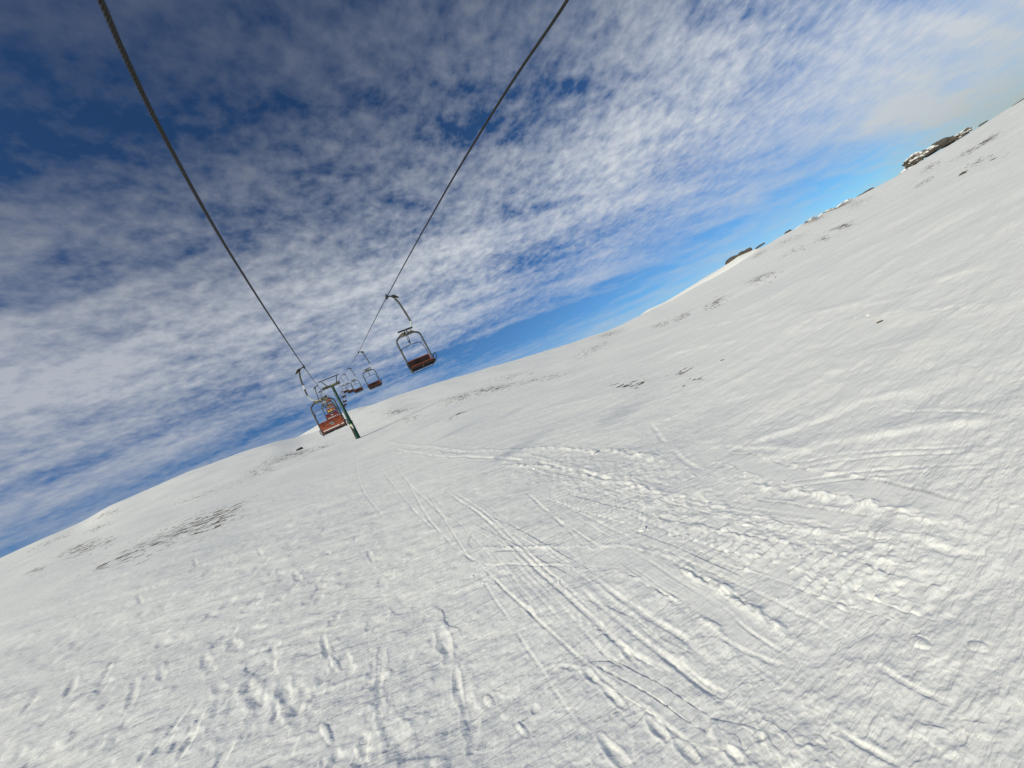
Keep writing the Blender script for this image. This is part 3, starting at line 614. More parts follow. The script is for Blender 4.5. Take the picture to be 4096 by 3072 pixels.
    h += rough * .035 * np.maximum(ck, -.15) + rough * .02 * sstep(.1, .16, fbm(x, y, .28, 2, 99, spac))
    # the far right slope is wind-smoothed, with long low streaks instead of crust
    calm = sstep(38, 62, az + (r - 25) * .1) * sstep(9, 16, r) * .6
    st2 = fbm(x * .5 + y * .15, -x * .10 + y * .9, 3.2, 4, 111, spac, .5)
    h += calm * .30 * np.maximum(st2, .0) * np.minimum(1 + r / 120, 3)
    return h * (1 - .45 * calm) + add, np.maximum(smooth, calm)

azd = np.concatenate([np.arange(-180, -44, 2.), np.arange(-44, 92, 0.12), np.arange(92, 180, 2.)])
rs = [2.2]
while rs[-1] < 1100:
    q = rs[-1]; rs.append(q + min(max(.012, 0.0003 * q * q), 1.4 if q < 380 else 12))
rs = np.array([.3, 1.2] + rs)
X, Y, RR, AZ = grid(rs, azd)
dAz = np.full(len(azd), R(0.12)); dAz[(azd < -44) | (azd >= 92)] = R(2)
SP = np.maximum(RR * np.tile(dAz, len(rs)), np.repeat(np.gradient(rs), len(azd)) * .6)
DZ, SMO = detail(X, Y, RR, AZ, SP)
Z = base_z(X, Y) + DZ
GR = np.zeros(len(X))
for cx, cy, ax, ay, bx, by, wt in GRASS:                  # patches of bare grass: centre and two half axes
    det = ax * by - ay * bx
    u = ((X - cx) * by - (Y - cy) * bx) / det; v = (-(X - cx) * ay + (Y - cy) * ax) / det
    GR = np.maximum(GR, wt * np.exp(-(u * u + v * v) * 1.1))

BUMP = 0.65; GS = 1.5
def snow_mat(name, grass=True):
    m = bpy.data.materials.new(name); m.use_nodes = True; q = NT(m.node_tree); b = m.node_tree.nodes['Principled BSDF']
    P = q.new('ShaderNodeNewGeometry').outputs['Position']
    n1 = q.noise(P, .12, 4, .6); n2 = q.noise(P, 2.2, 5, .6)
    c = q.mix(q.mapr(n1, .3, .7), (.77, .775, .79, 1), (.83, .83, .82, 1))
    c = q.mix(q.mapr(n2, .35, .75), c, (.85, .85, .845, 1))
    rough = .75
    if grass:
        g = q.new('ShaderNodeAttribute', attribute_name='grass').outputs['Fac']
        st = q.noise(q.mapping(P, rot=(0, 0, R(12)), sc=(.6, 1.0, 1.0)), GS, 3, .6)
        f = q.math('MULTIPLY', q.mapr(q.math('ADD', q.math('MULTIPLY', st, 1.25), q.math('MULTIPLY', g, .30)), .85, .90), q.mapr(g, .05, .16))
        gc = q.mix(q.mapr(q.noise(P, 1.3, 4, .7), .35, .7), (.045, .036, .024, 1), (.17, .13, .085, 1))
        c = q.mix(f, c, gc)
    q.put(b.inputs['Base Color'], c); b.inputs['Roughness'].default_value = rough
    b.inputs['Specular IOR Level'].default_value = .25
    b.inputs['Subsurface Weight'].default_value = 0
    # wind-carved crust: plates with crisp lips, fine scales and grains (heights in metres)
    def crust(sc, scale, lo, hi, amp, det=5, loc=(0, 0, 0)):
        return q.math('MULTIPLY', q.mapr(q.noise(q.mapping(P, loc=loc, rot=(0, 0, R(20)), sc=sc), scale, det, .62, .25), lo, hi), amp)
    hh = crust((.32, 1.0, 1), .55, .47, .56, .028, 4)
    hh = q.math('ADD', hh, crust((.40, 1.0, 1), 1.5, .47, .56, .018, 4, (3, 9, 1)))
    hh = q.math('ADD', hh, crust((.30, 1.1, 1), 4.6, .38, .60, .016, 3, (7, 2, 5)))
    hh = q.math('ADD', hh, crust((.36, 1.1, 1), 11.5, .36, .62, .0085, 3, (1, 2, 8)))
    hh = q.math('ADD', hh, crust((.25, 1.0, 1), .2, .30, .70, .12, 2, (5, 5, 2)))
    hh = q.math('ADD', hh, q.math('MULTIPLY', q.noise(P, 42, 3, .6), .003))
    sm = q.new('ShaderNodeAttribute', attribute_name='trodden').outputs['Fac']
    hh = q.math('MULTIPLY', hh, q.mapr(sm, 0, 1, 1, .45))
    bp = q.new('ShaderNodeBump'); bp.inputs['Distance'].default_value = 1; bp.inputs['Strength'].default_value = BUMP
    q.put(bp.inputs['Height'], hh); q.put(b.inputs['Normal'], bp.outputs[0])
    return m
MS = snow_mat('wind_packed_snow')
snow = mesh_grid('snow_slope', X, Y, Z, len(rs), len(azd), True, MS, {'grass': GR, 'trodden': SMO})
tag(snow, kind='structure')

def ground(x, y):
    return float(base_z(np.array([x]), np.array([y]))[0])

# farther snow ridges whose crests show above the near slope
def far_ridge(name, azs, els, dist, depth):
    a = np.arange(azs[0], azs[-1] + .01, .12); e = np.interp(a, azs, els)
    ee = sstep(azs[0], azs[0] + 2., a) * sstep(azs[-1], azs[-1] - 2., a)
    rr = np.linspace(dist - depth, dist + depth, 60)
    x, y, r, az = grid(rr, a); E = np.tile(e, len(rr)); EE = np.tile(ee, len(rr))
    zc = dist * np.tan(np.radians(E)) - (1 - EE) * 25
    z = zc - np.abs(r - dist) ** 1.5 * .05 + .5 * fbm(x, y, 30, 3, 5, np.full(len(x), 2.)) * .6
    g = np.zeros(len(x)) + .0
    o = mesh_grid(name, x, y, z, len(rr), len(a), False, MS, {'grass': g}); tag(o, kind='structure'); return o
far_ridge('hill_behind_the_slope', [-11.19, -7.87, -5.50, -2.34, 0.56, 2.76, 4.61, 7.66, 12.11, 14.68], [12.06, 12.45, 12.73, 13.16, 13.29, 13.08, 12.69, 11.77, 10.41, 9.54], 620, 120)
far_ridge('distant_snow_ridge', [37.48, 40.44, 43.24, 46.26, 48.80, 53.33, 56.33, 58.39, 60.14, 61.43, 64.15, 65.85], [5.39, 5.30, 5.09, 5.42, 5.08, 5.09, 5.04, 5.14, 4.81, 4.27, 3.76, 3.43], 1150, 180)
# ------------------------------------------------------------------ haul rope (two runs of the loop)
LEFT = [(-.10, -12, .3), (-.10, -4, 1.7), (-.11, .5, 2.65), (-.121, 1.916, 2.98), (-.15, 2.188, 3.046), (-.179, 2.529, 3.121), (-.224, 3.444, 3.343), (-.265, 5.062, 3.728), (-.273, 5.985, 3.948), (-.287, 13.258, 5.727), (-.284, 18.262, 6.983), (-.24, 35.72, 11.58), (-.22, 55.07, 17.04), (-.15, 72, 22.2), (-.02, 94, 29.2), (-.05, 104, 31.0), (-.1, 121, 34.1), (-.1, 146, 39.6), (-.1, 190, 49), (-.1, 240, 60)]
RIGHT = [(3.61, -12, .5), (3.61, -4, 2.0), (3.612, .8, 3.12), (3.613, 2.25, 3.497), (3.583, 3.255, 3.831), (3.584, 4.878, 4.348), (3.618, 7.899, 5.25), (3.615, 14.806, 7.153), (3.615, 31.99, 11.71), (3.62, 50.08, 16.80), (3.66, 65.76, 21.42), (3.68, 81.41, 26.15), (3.70, 94, 29.5), (3.70, 103.83, 31.47), (3.70, 114.37, 32.96), (3.70, 126.77, 35.18), (3.70, 146.13, 39.69), (3.70, 190, 49), (3.7, 240, 60)]

def rope_at(pts, y):
    """point on the rope (monotone piecewise cubic in y)"""
    ys = [p[1] for p in pts]
    i = max(0, min(len(pts) - 2, next((j for j in range(len(pts) - 1) if ys[j + 1] >= y), len(pts) - 2)))
    def slope(j, c):
        if j == 0 or j == len(pts) - 1:
            a, b = (0, 1) if j == 0 else (-2, -1); return (pts[b][c] - pts[a][c]) / (pts[b][1] - pts[a][1])
        d0 = (pts[j][c] - pts[j - 1][c]) / (ys[j] - ys[j - 1]); d1 = (pts[j + 1][c] - pts[j][c]) / (ys[j + 1] - ys[j])
        h0, h1 = ys[j] - ys[j - 1], ys[j + 1] - ys[j]
        return (d0 * h1 + d1 * h0) / (h0 + h1)
    h = ys[i + 1] - ys[i]; t = (y - ys[i]) / h; r_ = []
    for c in (0, 2):
        m0, m1 = slope(i, c) * h, slope(i + 1, c) * h
        r_.append((2 * t ** 3 - 3 * t * t + 1) * pts[i][c] + (t ** 3 - 2 * t * t + t) * m0 + (-2 * t ** 3 + 3 * t * t) * pts[i + 1][c] + (t ** 3 - t * t) * m1)
    return Vector((r_[0], y, r_[1]))

def make_rope(name, pts, label):
    mb = MB(); y0, y1 = -2.0, 21.0; lay = .2
    n = int((y1 - y0) / .0125)
    cen = [rope_at(pts, y0 + (y1 - y0) * i / n) for i in range(n + 1)]
    L = 0.; Ls = [0.]
    for i in range(n): L += (cen[i + 1] - cen[i]).length; Ls.append(L)
    for s_ in range(6):
        P = []
        for i, c in enumerate(cen):
            t = (cen[min(i + 1, n)] - cen[max(i - 1, 0)]).normalized(); a = Vector((1, 0, 0)); a = (a - t * a.dot(t)).normalized(); b = t.cross(a)
            w = HAND * 2 * math.pi * Ls[i] / lay + s_ * math.pi / 3
            P.append(c + (a * math.cos(w) + b * math.sin(w)) * .0102)
        mb.tube(P, .0063, 6, caps=False)
    mb.tube(cen[::8], .008, 6)
    for a, b, st in ((-12, -2, 1.), (21, 240, 1.2)):
        m_ = int((b - a) / st); mb.tube([rope_at(pts, a + (b - a) * i / m_) for i in range(m_ + 1)], .0168, 10)
    o = mb.build(name, M['rope'], smooth=True); return tag(o, label, 'cable', 'two runs of the haul rope')
HAND = 1
make_rope('haul_rope', LEFT, 'thick twisted black rope from the upper left corner, carrying chairs seen from behind')
make_rope('haul_rope', RIGHT, 'twisted black rope coming from the top centre, carrying the empty chairs facing the camera')

# ------------------------------------------------------------------ chairs (origin at the clamp on the rope, -Y is the chair's back, -X the outside)
def glyph(mb, ch, x, z, y, w, h, t):
    seg = {'A': (0, 0), 'B': (1, 0)}
    P = {'0': [(0, 0), (1, 0), (1, 1), (0, 1), (0, 0)], '5': [(1, 1), (0, 1), (0, .5), (1, .5), (1, 0), (0, 0)], '2': [(0, 1), (1, 1), (1, .5), (0, .5), (0, 0), (1, 0)],
         'S': [(1, .9), (.5, 1), (0, .85), (.1, .55), (.9, .45), (1, .15), (.5, 0), (0, .1)], 'A': [(0, 0), (.5, 1), (1, 0)], 'D': [(0, 0), (0, 1), (.6, 1), (1, .6), (1, .4), (.6, 0), (0, 0)]}[ch]
    mb.sweep([(x + a * w, y, z + b * h) for a, b in P], [(-t, -.003), (t, -.003), (t, .003), (-t, .003)], up=(0, 1, 0))

def make_chair(red, rim, pad=False, text=None, far=False):
    root = empty('lift_chair', (0, 0, 0))
    n = 6 if far else 10
    b = MB(); b.box((0, 0, 0), (.07, .26, .085)); b.box((0, -.06, .05), (.05, .07, .05)); b.box((0, .06, .05), (.05, .07, .05))
    b.tube([(0, 0, 0), (-.12, 0, .0), (-.24, 0, -.05)], .026, n)
    for sx in (0, 1):
        prof = [(.055 * math.cos(i * math.pi / 4), .055 * math.sin(i * math.pi / 4)) for i in range(8)]
    b.sweep([(-.17, 0, -.03), (-.22, 0, -.04), (-.28, 0, -.075), (-.34, 0, -.11), (-.41, 0, -.155), (-.46, 0, -.185)], prof, scale=[.5, 1.15, 1.35, 1.05, .55, .12])
    b.build('grip', M['grip'], root, smooth=True)
    hp = catmull([(-.265, 0, -.15), (-.335, 0, -.42), (-.37, 0, -.80), (-.39, 0, -1.15), (-.38, 0, -1.38), (-.28, 0, -1.58), (-.12, 0, -1.685), (.02, 0, -1.71)], 6)
    rect = [(-.024, -.04), (.024, -.04), (.024, .04), (-.024, .04)]
    rect = [(-.034, -.034), (-.026, -.046), (.026, -.046), (.034, -.034), (.034, .034), (.026, .046), (-.026, .046), (-.034, .034)]
    cut = 22
    b = MB(); b.sweep(hp[:cut + 1], rect); h = b.build('hanger', M['galv'], root, smooth=False)
    b = MB(); b.sweep(hp[cut:], [(x * .98, y * .98) for x, y in rect]); b.build('painted_sleeve', M['tape'], h)
    b = MB(); b.box((-.28, 0, -.185), (.075, .09, .05)); b.build('collar', M['tape'], h)
    if text:
        b = MB(); b.sweep(hp[12:16], [(x * 1.06, y * 1.06) for x, y in rect]); b.build('white_band', M['white'], h)
    b = MB()
    b.add([(x, y, z) for y in (-.035, .035) for x, z in ((-.33, -1.73), (-.17, -1.645), (.17, -1.645), (.33, -1.73), (.28, -1.785), (.15, -1.80), (-.15, -1.80), (-.28, -1.785))],
          [tuple(range(7, -1, -1)), tuple(range(8, 16))] + [(i, (i + 1) % 8, 8 + (i + 1) % 8, 8 + i) for i in range(8)])
    pl = b.build('yoke_plate', M['khaki'], root, bevel=0 if far else .006)
    if not far:
        for x in (-.075, .075):
            b = MB(); b.tube([(x, -.055, -1.725), (x, .055, -1.725)], .026, 8); b.build('bolt', M['grip'], pl)
    # outer frame: an inverted U of tube with bowed shoulders
    fr = rounded([(-.505, .16, -3.22), (-.505, -.02, -3.16), (-.505, -.03, -2.2), (-.505, 0, -1.86), (-.24, 0, -1.735), (.24, 0, -1.735), (.505, 0, -1.86), (.505, -.03, -2.2), (.505, -.02, -3.16), (.505, .16, -3.22)], .16, 6)
    b = MB(); b.tube(fr, .036, n); b.build('side_frame', M['frame'], root, smooth=True)
    # inner frame that carries the backrest: central stem then two arms going out and down
    b = MB()
    for sx in (-.028, .028):
        b.tube([(sx, -.02, -1.76), (sx, -.10, -1.92), (sx * .6, -.16, -2.06)], .0115, 6)
    for sx in (-1, 1):
        b.tube(rounded([(0, -.15, -2.02), (0, -.19, -2.14), (sx * .42, -.24, -2.16), (sx * .485, -.22, -2.55), (sx * .47, -.24, -2.86), (sx * .47, -.23, -3.1)], .1, 6), .0135, 6)
    b.box((0, -.155, -2.03), (.06, .04, .08)); b.build('back_frame', M['thin'], root, smooth=True)
    b = MB(); b.box((0, .14, -1.615), (.62, .06, .052)); b.tube([(-.05, .12, -1.62), (-.04, 0, -1.72)], .016, 6); b.tube([(.05, .12, -1.62), (.04, 0, -1.72)], .016, 6)
    b.build('top_bar', M['black'], root, bevel=0 if far else .01)
    # backrest: moulded red shell, dark inside
    b = MB(); y = -.235; tilt = (-.14, 0, 0)
    b.box((0, y, -2.94), (.93, .028, .36), tilt)
    b.box((0, y + .0, -2.765), (.97, .06, .03), tilt); b.box((0, y + .01, -3.105), (.97, .05, .03), tilt)
    for sx in (-1, 1): b.box((sx * .475, y + .002, -2.94), (.03, .055, .36), tilt)
    bk = b.build('backrest', red, root, bevel=0 if far else .006)
    if not far:
        b = MB(); loop = rounded([(-.41, y - .052, -2.80), (-.41, y - .025, -2.975), (.41, y - .025, -2.975), (.41, y - .052, -2.80)], .1, 6)
        b.sweep(loop, [(-.011, -.012), (.011, -.012), (.011, .012), (-.011, .012)], up=(0, 1, 0)); b.box((0, y - .02, -2.855), (.78, .02, .012), tilt)
        b.box((0, y - .01, -3.02), (.93, .028, .016), tilt); b.box((0, y - .008, -3.06), (.93, .028, .012), tilt); b.build('moulded_rib', red, bk)
    b = MB(); b.box((0, y + .022, -2.94), (.90, .01, .30), tilt); b.build('backrest_lining', M['under'], bk)
    if not far:
        b = MB(); b.box((0, y + .03, -2.775), (.95, .012, .026), tilt)
        for sx in (-1, 1): b.box((sx * .46, y + .03, -2.93), (.024, .012, .34), tilt)
        for i in range(4): b.box((-.33 + .22 * i, y + .032, -2.82), (.03, .012, .012), (0, .5, 0))
        b.build('rim', rim, bk)
        b = MB(); b.box((0, y - .035, -2.925), (.17, .014, .085), tilt); b.box((.03, y - .030, -2.99), (.15, .012, .035), tilt)
        pq = b.build('plaque', M['plaque'], bk, bevel=.005)
        if text:
            b = MB()
            for i, ch in enumerate(text): glyph(b, ch, -.07 + i * .05, -2.955, y - .046 + 0, .034, .055, .0055)
            b.build('lettering', M['ink'], pq)
    # seat: two pads, red front lip, pale rear strip
    b = MB(); st_z = -3.145
    for sx in (-1, 1): b.box((sx * .245, .03, st_z), (.455, .42, .04), (.05, 0, 0))
    se = b.build('seat', red, root, bevel=0 if far else .01)
    b = MB()
    for sx in (-1, 1): b.box((sx * .25, .03, st_z - .035), (.44, .40, .03), (.05, 0, 0))
    b.box((-.25, -.13, st_z - .075), (.44, .04, .04)); b.box((.25, -.13, st_z - .075), (.44, .04, .04)); b.build('seat_underside', M['under'], se)
    b = MB(); b.box((0, .245, st_z + .004), (.95, .02, .018)); b.build('seat_lip', M['lip'], se)
    if not far:
        b = MB(); b.box((-.09, -.262, st_z + .008), (.70, .016, .05), tilt); b.box((.385, -.262, st_z + .008), (.13, .016, .05), tilt); b.build('snow_dusted_edge', M['white'], se)
        b = MB(); b.box((0, -.245, st_z + .008), (.96, .016, .085), tilt); b.box((.02, -.245, st_z - .045), (.90, .02, .022)); b.build('rear_board', red, se)
        b = MB(); b.box((0, -.235, st_z - .070), (.98, .022, .022)); b.box((0, .03, st_z - .06), (.06, .12, .04)); b.build('rail', M['galv'], se)
    b = MB()
    for sx in (-1, 1): b.box((sx * .245, -.02, st_z - .085), (.41, .06, .045)); b.tube([(sx * .25, -.02, st_z - .08), (sx * .25, .1, st_z - .03)], .012, 6)
    b.build('foot_pad', M['black'], root)
    for sx in (-1, 1):
        b = MB(); b.box((sx * .505, .08, -3.2), (.05, .16, .09)); b.box((sx * .505, -.1, -3.19), (.04, .08, .07)); b.build('end_bracket', M['galv'], root)
        if not far:
            b = MB(); b.tube(rounded([(sx * .53, -.05, -3.1), (sx * .55, .1, -2.93), (sx * .60, .27, -2.95), (sx * .60, .28, -3.1), (sx * .53, .16, -3.19)], .08, 5), .017, 8); b.build('armrest', M['thin'], root, smooth=True)
    b = MB(); b.tube(rounded([(-.49, -.1, -3.2), (-.44, -.26, -3.28), (.44, -.26, -3.28), (.49, -.1, -3.2)], .12, 6), .013, 8); b.build('rear_bar', M['thin'], root, smooth=True)
    if pad:
        b = MB(); b.sweep(catmull([(-.42, -.27, -3.02), (-.3, -.32, -3.13), (-.1, -.34, -3.14), (.12, -.3, -3.03)], 6), [(-.06, -.03), (.06, -.03), (.06, .03), (-.06, .03)], up=(0, 1, 0)); b.build('yellow_pad', M['yellow'], root)
    return root

def copy_tree(o, parent=None):
    c = o.copy(); COL.objects.link(c)
    if parent:
        c.parent = parent
    for ch in list(o.children): copy_tree(ch, c)
    return c

GL, GR_ = 'chairs going up on the left rope', 'chairs coming down on the right rope'
def put(o, rope, y, back, label, grp):
    p = rope_at(rope, y); o.location = p + Vector((0, 0, -.0)); o.rotation_euler = (0, 0, math.pi if back else 0)
    tag(o, label, 'ski lift chair', grp)

full = make_chair(M['red1'], M['rim'], text='0S2')
put(full, LEFT, 18.5, False, 'nearest chair on the left rope, brick red back with a pale lettered plaque', GL)
maroon = make_chair(M['red2'], M['rim'])
put(maroon, LEFT, 35.7, False, 'maroon backed chair just above and behind the nearest brick red one, left rope', GL)
org = make_chair(M['red3'], M['rim'], pad=True)
put(org, LEFT, 54.5, False, 'orange red backed chair with a yellow pad, third along the left rope', GL)
o = copy_tree(org); put(o, LEFT, 70.5, False, 'fourth chair along the left rope, small orange back, just before the pylon head', GL)
farL = make_chair(M['red3'], M['rim'], far=True)
put(farL, LEFT, 88, False, 'small distant chair on the left rope directly below the pylon head', GL)
for i, y in enumerate((106, 124)):
    o = copy_tree(farL); put(o, LEFT, y, False, ['tiny chair on the left rope just past the pylon', 'tiniest chair on the left rope, farthest past the pylon'][i], GL)

fr = make_chair(M['red1'], M['rim'])
put(fr, RIGHT, 14.65, True, 'large empty chair nearest on the right rope, dark seat underside, coral red rim', GR_)
lb = ['second empty chair down the right rope, grey frame and dark brown seat', 'third empty chair down the right rope, overlapping the fourth', 'fourth empty chair on the right rope, half hidden by the third one\'s frame', 'fifth chair on the right rope, hanging just right of the pylon head']
for y, l in zip((31.9, 50.0, 65.6, 81.3), lb):
    o = copy_tree(fr); put(o, RIGHT, y, True, l, GR_)
farR = make_chair(M['red1'], M['under'], far=True)
lb = ['dark chair beyond the pylon, topmost of four in a column right of the pole', 'dark chair beyond the pylon, second from top in the column by the pole', 'tiny dark chair beyond the pylon, third from top in the column by the pole', 'tiniest dark chair beyond the pylon, lowest in the column, touching the pole']
for i, (y, l) in enumerate(zip((103.8, 114.4, 126.8, 146.1), lb)):
    o = farR if i == 0 else copy_tree(farR); put(o, RIGHT, y, True, l, GR_)

# ------------------------------------------------------------------ pylon
TX, TY = 1.98, 90.4
tz = ground(TX, TY) - .1; top = 28.0
py = empty('lift_pylon', (TX, TY, tz)); Hh = top - tz
def ring(zs, n=20): return [(0, 0, z) for z, r_ in zs]
def lathe(mb, zr, n=20, c=(0, 0)):
    vs = []; fs = []
    for z, r_ in zr:
        for i in range(n): vs.append((c[0] + r_ * math.cos(2 * math.pi * i / n), c[1] + r_ * math.sin(2 * math.pi * i / n), z))
    for j in range(len(zr) - 1):
        for i in range(n): fs.append((j * n + i, j * n + (i + 1) % n, (j + 1) * n + (i + 1) % n, (j + 1) * n + i))
    fs.append(tuple(range(n - 1, -1, -1))); fs.append(tuple((len(zr) - 1) * n + i for i in range(n))); mb.add(vs, fs)
b = MB(); lathe(b, [(0, .60), (.02, .60), (.06, .51), (4.3, .46), (4.32, .40), (Hh * .75, .31), (Hh - .5, .28), (Hh, .28)], 28); pole = b.build('pole', M['green'], py, smooth=False)
for p_ in pole.data.polygons: p_.use_smooth = abs(p_.normal.z) < .5
b = MB(); lathe(b, [(4.2, .49), (4.22, .55), (4.42, .55), (4.44, .46)], 28); b.build('flange', M['green'], pole)
b = MB(); lathe(b, [(.0, .70), (.18, .68), (.2, .5)], 24); b.build('base_plate', M['darksteel'], py)
# sticker and rust streak curve round the near side of the pole
def wrap(mb, prof, rad, off=.004, n=10):
    """prof: list of (angle_lo, angle_hi, z)"""
    vs = []; fs = []
    for lo, hi, z in prof:
        for i in range(n + 1):
            a = lo + (hi - lo) * i / n; vs.append(((rad(z) + off) * math.cos(a), (rad(z) + off) * math.sin(a), z))
    for j in range(len(prof) - 1):
        for i in range(n): fs.append((j * (n + 1) + i, j * (n + 1) + i + 1, (j + 1) * (n + 1) + i + 1, (j + 1) * (n + 1) + i))
    mb.add(vs, fs)
rad = lambda z: .51 - .05 * (z - .06) / 4.24
D_ = math.radians
b = MB(); wrap(b, [(D_(205), D_(222), .6), (D_(200), D_(240), 1.6), (D_(188), D_(250), 2.6), (D_(186), D_(252), 3.3), (D_(190), D_(225), 3.85)], rad); b.build('rust_streak', M['rust'], pole)
b = MB(); wrap(b, [(D_(262), D_(278), 2.55), (D_(254), D_(284), 2.75), (D_(248), D_(286), 3.05), (D_(232), D_(284), 3.4), (D_(205), D_(270), 3.65), (D_(200), D_(215), 3.78)], rad, .010); stk = b.build('sticker', M['st_white'], pole)
b = MB(); wrap(b, [(D_(284), D_(300), 2.62), (D_(282), D_(308), 2.75), (D_(284), D_(306), 2.95), (D_(288), D_(300), 3.08)], rad, .012); b.build('blue_wave', M['st_blue'], stk)
b = MB(); arc = []
for i in range(15):
    t = D_(-20 + 230 * i / 14); a = D_(262) + .32 * math.cos(t); z = 3.62 + .2 * math.sin(t); arc.append(((rad(z) + .014) * math.cos(a), (rad(z) + .014) * math.sin(a), z))
b.tube(arc, .03, 6); b.build('green_ring', M['st_green'], stk)
# head: cross arm, portal frame over it, sheave trains
Z0 = Hh
b = MB(); b.box((-.05, 0, Z0 + .1), (3.6, .42, .44)); b.box((0, 0, Z0 - .12), (.75, .5, .22), taper=1.2); arm = b.build('cross_arm', M['olive'], py, bevel=.02)
b = MB()
for sx in (-1, 1):
    b.box((sx * 1.35, 0, Z0 + .31), (.9, .75, .06)); b.box((sx * 1.35, -.35, Z0 + .2), (.9, .05, .12))
b.build('step_plate', M['olive'], arm)
b = MB(); b.box((.2, -.2, Z0 + .28), (.5, .06, .12), (0, -.15, 0)); b.build('yellow_sign', M['yellow'], arm)
b = MB(); b.tube([(-2.25, 0, Z0 + 1.95), (2.28, 0, Z0 + 1.95)], .10, 10)
b.tube([(-1.68, 0, Z0 + 1.93), (-.85, 0, Z0 + .25)], .095, 8); b.tube([(1.75, 0, Z0 + 1.93), (1.1, 0, Z0 + .25)], .095, 8); b.build('portal_frame', M['darksteel'], py, smooth=True)
for sx, rp in ((-1, LEFT), (1, RIGHT)):
    xs = rope_at(rp, TY).x - TX; tr = MB()
    tr.box((xs * .97, 0, Z0 + .05), (.06, 1.9, .14)); tr.box((xs * .93, 0, Z0 + .12), (.3, .16, .2)); tr.tube([(xs * .94, -.9, Z0 + .3), (xs * .94, .9, Z0 + .3)], .02, 6)
    for yy in (-.9, 0, .9): tr.tube([(xs * .94, yy, Z0 + .0), (xs * .94, yy, Z0 + .3)], .018, 6)
    st = tr.build('sheave_train', M['olive'], py)
    for yy in (-.75, -.25, .25, .75):
        zz = rope_at(rp, TY + yy).z - tz - .24
        w = MB(); vs = []; n = 18; prof = [(-.06, .25), (-.03, .21), (.03, .21), (.06, .25)]
        for px_, rr_ in [(-.045, .03)] + prof + [(.045, .03)]:
            for i in range(n): vs.append((xs + px_, yy + rr_ * math.cos(2 * math.pi * i / n), zz + rr_ * math.sin(2 * math.pi * i / n)))
        w.add(vs, [(j * n + i, j * n + (i + 1) % n, (j + 1) * n + (i + 1) % n, (j + 1) * n + i) for j in range(5) for i in range(n)]); w.build('sheave_wheel', M['black'], st)
tag(py, 'dark green tubular lift pylon with rust and a small sticker near its foot', 'pylon')

# ------------------------------------------------------------------ rocks
def rock_mat(name, snowy):
    m = bpy.data.materials.new(name); m.use_nodes = True; q = NT(m.node_tree); b_ = m.node_tree.nodes['Principled BSDF']
    g = q.new('ShaderNodeNewGeometry'); P = g.outputs['Position']
    n = q.noise(P, .35, 8, .7); n2 = q.noise(P, 1.6, 6, .7)
    c = q.mix(q.mapr(n, .35, .65), (.045, .038, .032, 1), (.11, .095, .08, 1)); c = q.mix(q.mapr(n2, .55, .7), c, (.17, .11, .055, 1))
    if snowy is not None:
        sp = q.new('ShaderNodeSeparateXYZ'); q.put(sp.inputs[0], g.outputs['Normal'])
        f = q.mapr(q.math('ADD', sp.outputs[2], q.math('MULTIPLY', q.math('SUBTRACT', n, .5), 1.6)), snowy, snowy + .08)
        c = q.mix(f, c, (.8, .8, .81, 1))
    q.put(b_.inputs['Base Color'], c); b_.inputs['Roughness'].default_value = .9; return m
RK = rock_mat('bare_dark_rock', None); RS = rock_mat('snow_streaked_rock', .25); RG = rock_mat('rock_with_snow_caps', .52)

from mathutils import noise as mn
def rock(name, loc, size, seed, material, rz=0., sub=4, jag=.35, cut=.25):
    bm = bmesh.new(); bmesh.ops.create_icosphere(bm, subdivisions=sub, radius=1)
    off = Vector((seed * 3.7, seed * 1.3, seed * 7.1))
    for v in bm.verts:
        p = v.co.copy(); d = 0; a = jag; f = 1.1
        for _ in range(4): d += a * (mn.noise(p * f + off) ); a *= .55; f *= 2.1
        cell = mn.voronoi(p * 1.8 + off)[0][0]
        v.co = p * (1 + d + cut * (cell - .4))
        v.co.z = max(v.co.z, -.5)
    for v in bm.verts: v.co = Vector((v.co.x * size[0], v.co.y * size[1], v.co.z * size[2]))
    me = bpy.data.meshes.new(name); bm.to_mesh(me); bm.free(); me.materials.append(material)
    o = bpy.data.objects.new(name, me); COL.objects.link(o); o.location = loc; o.rotation_euler = (0, 0, rz); return o

def polar(az, r): return r * math.sin(R(az)), r * math.cos(R(az))
def crest_r(az, frm=60., to=900.):
    rr = np.arange(frm, to, 2.); a = R(az); z = base_z(np.sin(a) * rr, np.cos(a) * rr); return float(rr[np.argmax(z / rr)])
def on_crest(name, az, el, dr, wdeg, hdeg, seed, material, label, group=None, deep=.6, **kw):
    """a rock standing on the crest at compass angle az; el is the height its middle reaches, sizes given as seen angles"""
    r = crest_r(az) + dr; x, y = polar(az, r); w, h = r * R(wdeg) / 2, r * R(hdeg) / 2
    o = rock(name, (x, y, r * math.tan(R(el))), (w, w * deep, h), seed, material, rz=-R(az), **kw)
    tag(o, label, 'rock', group); return o
GRK = 'rock outcrops along the right hand crest'
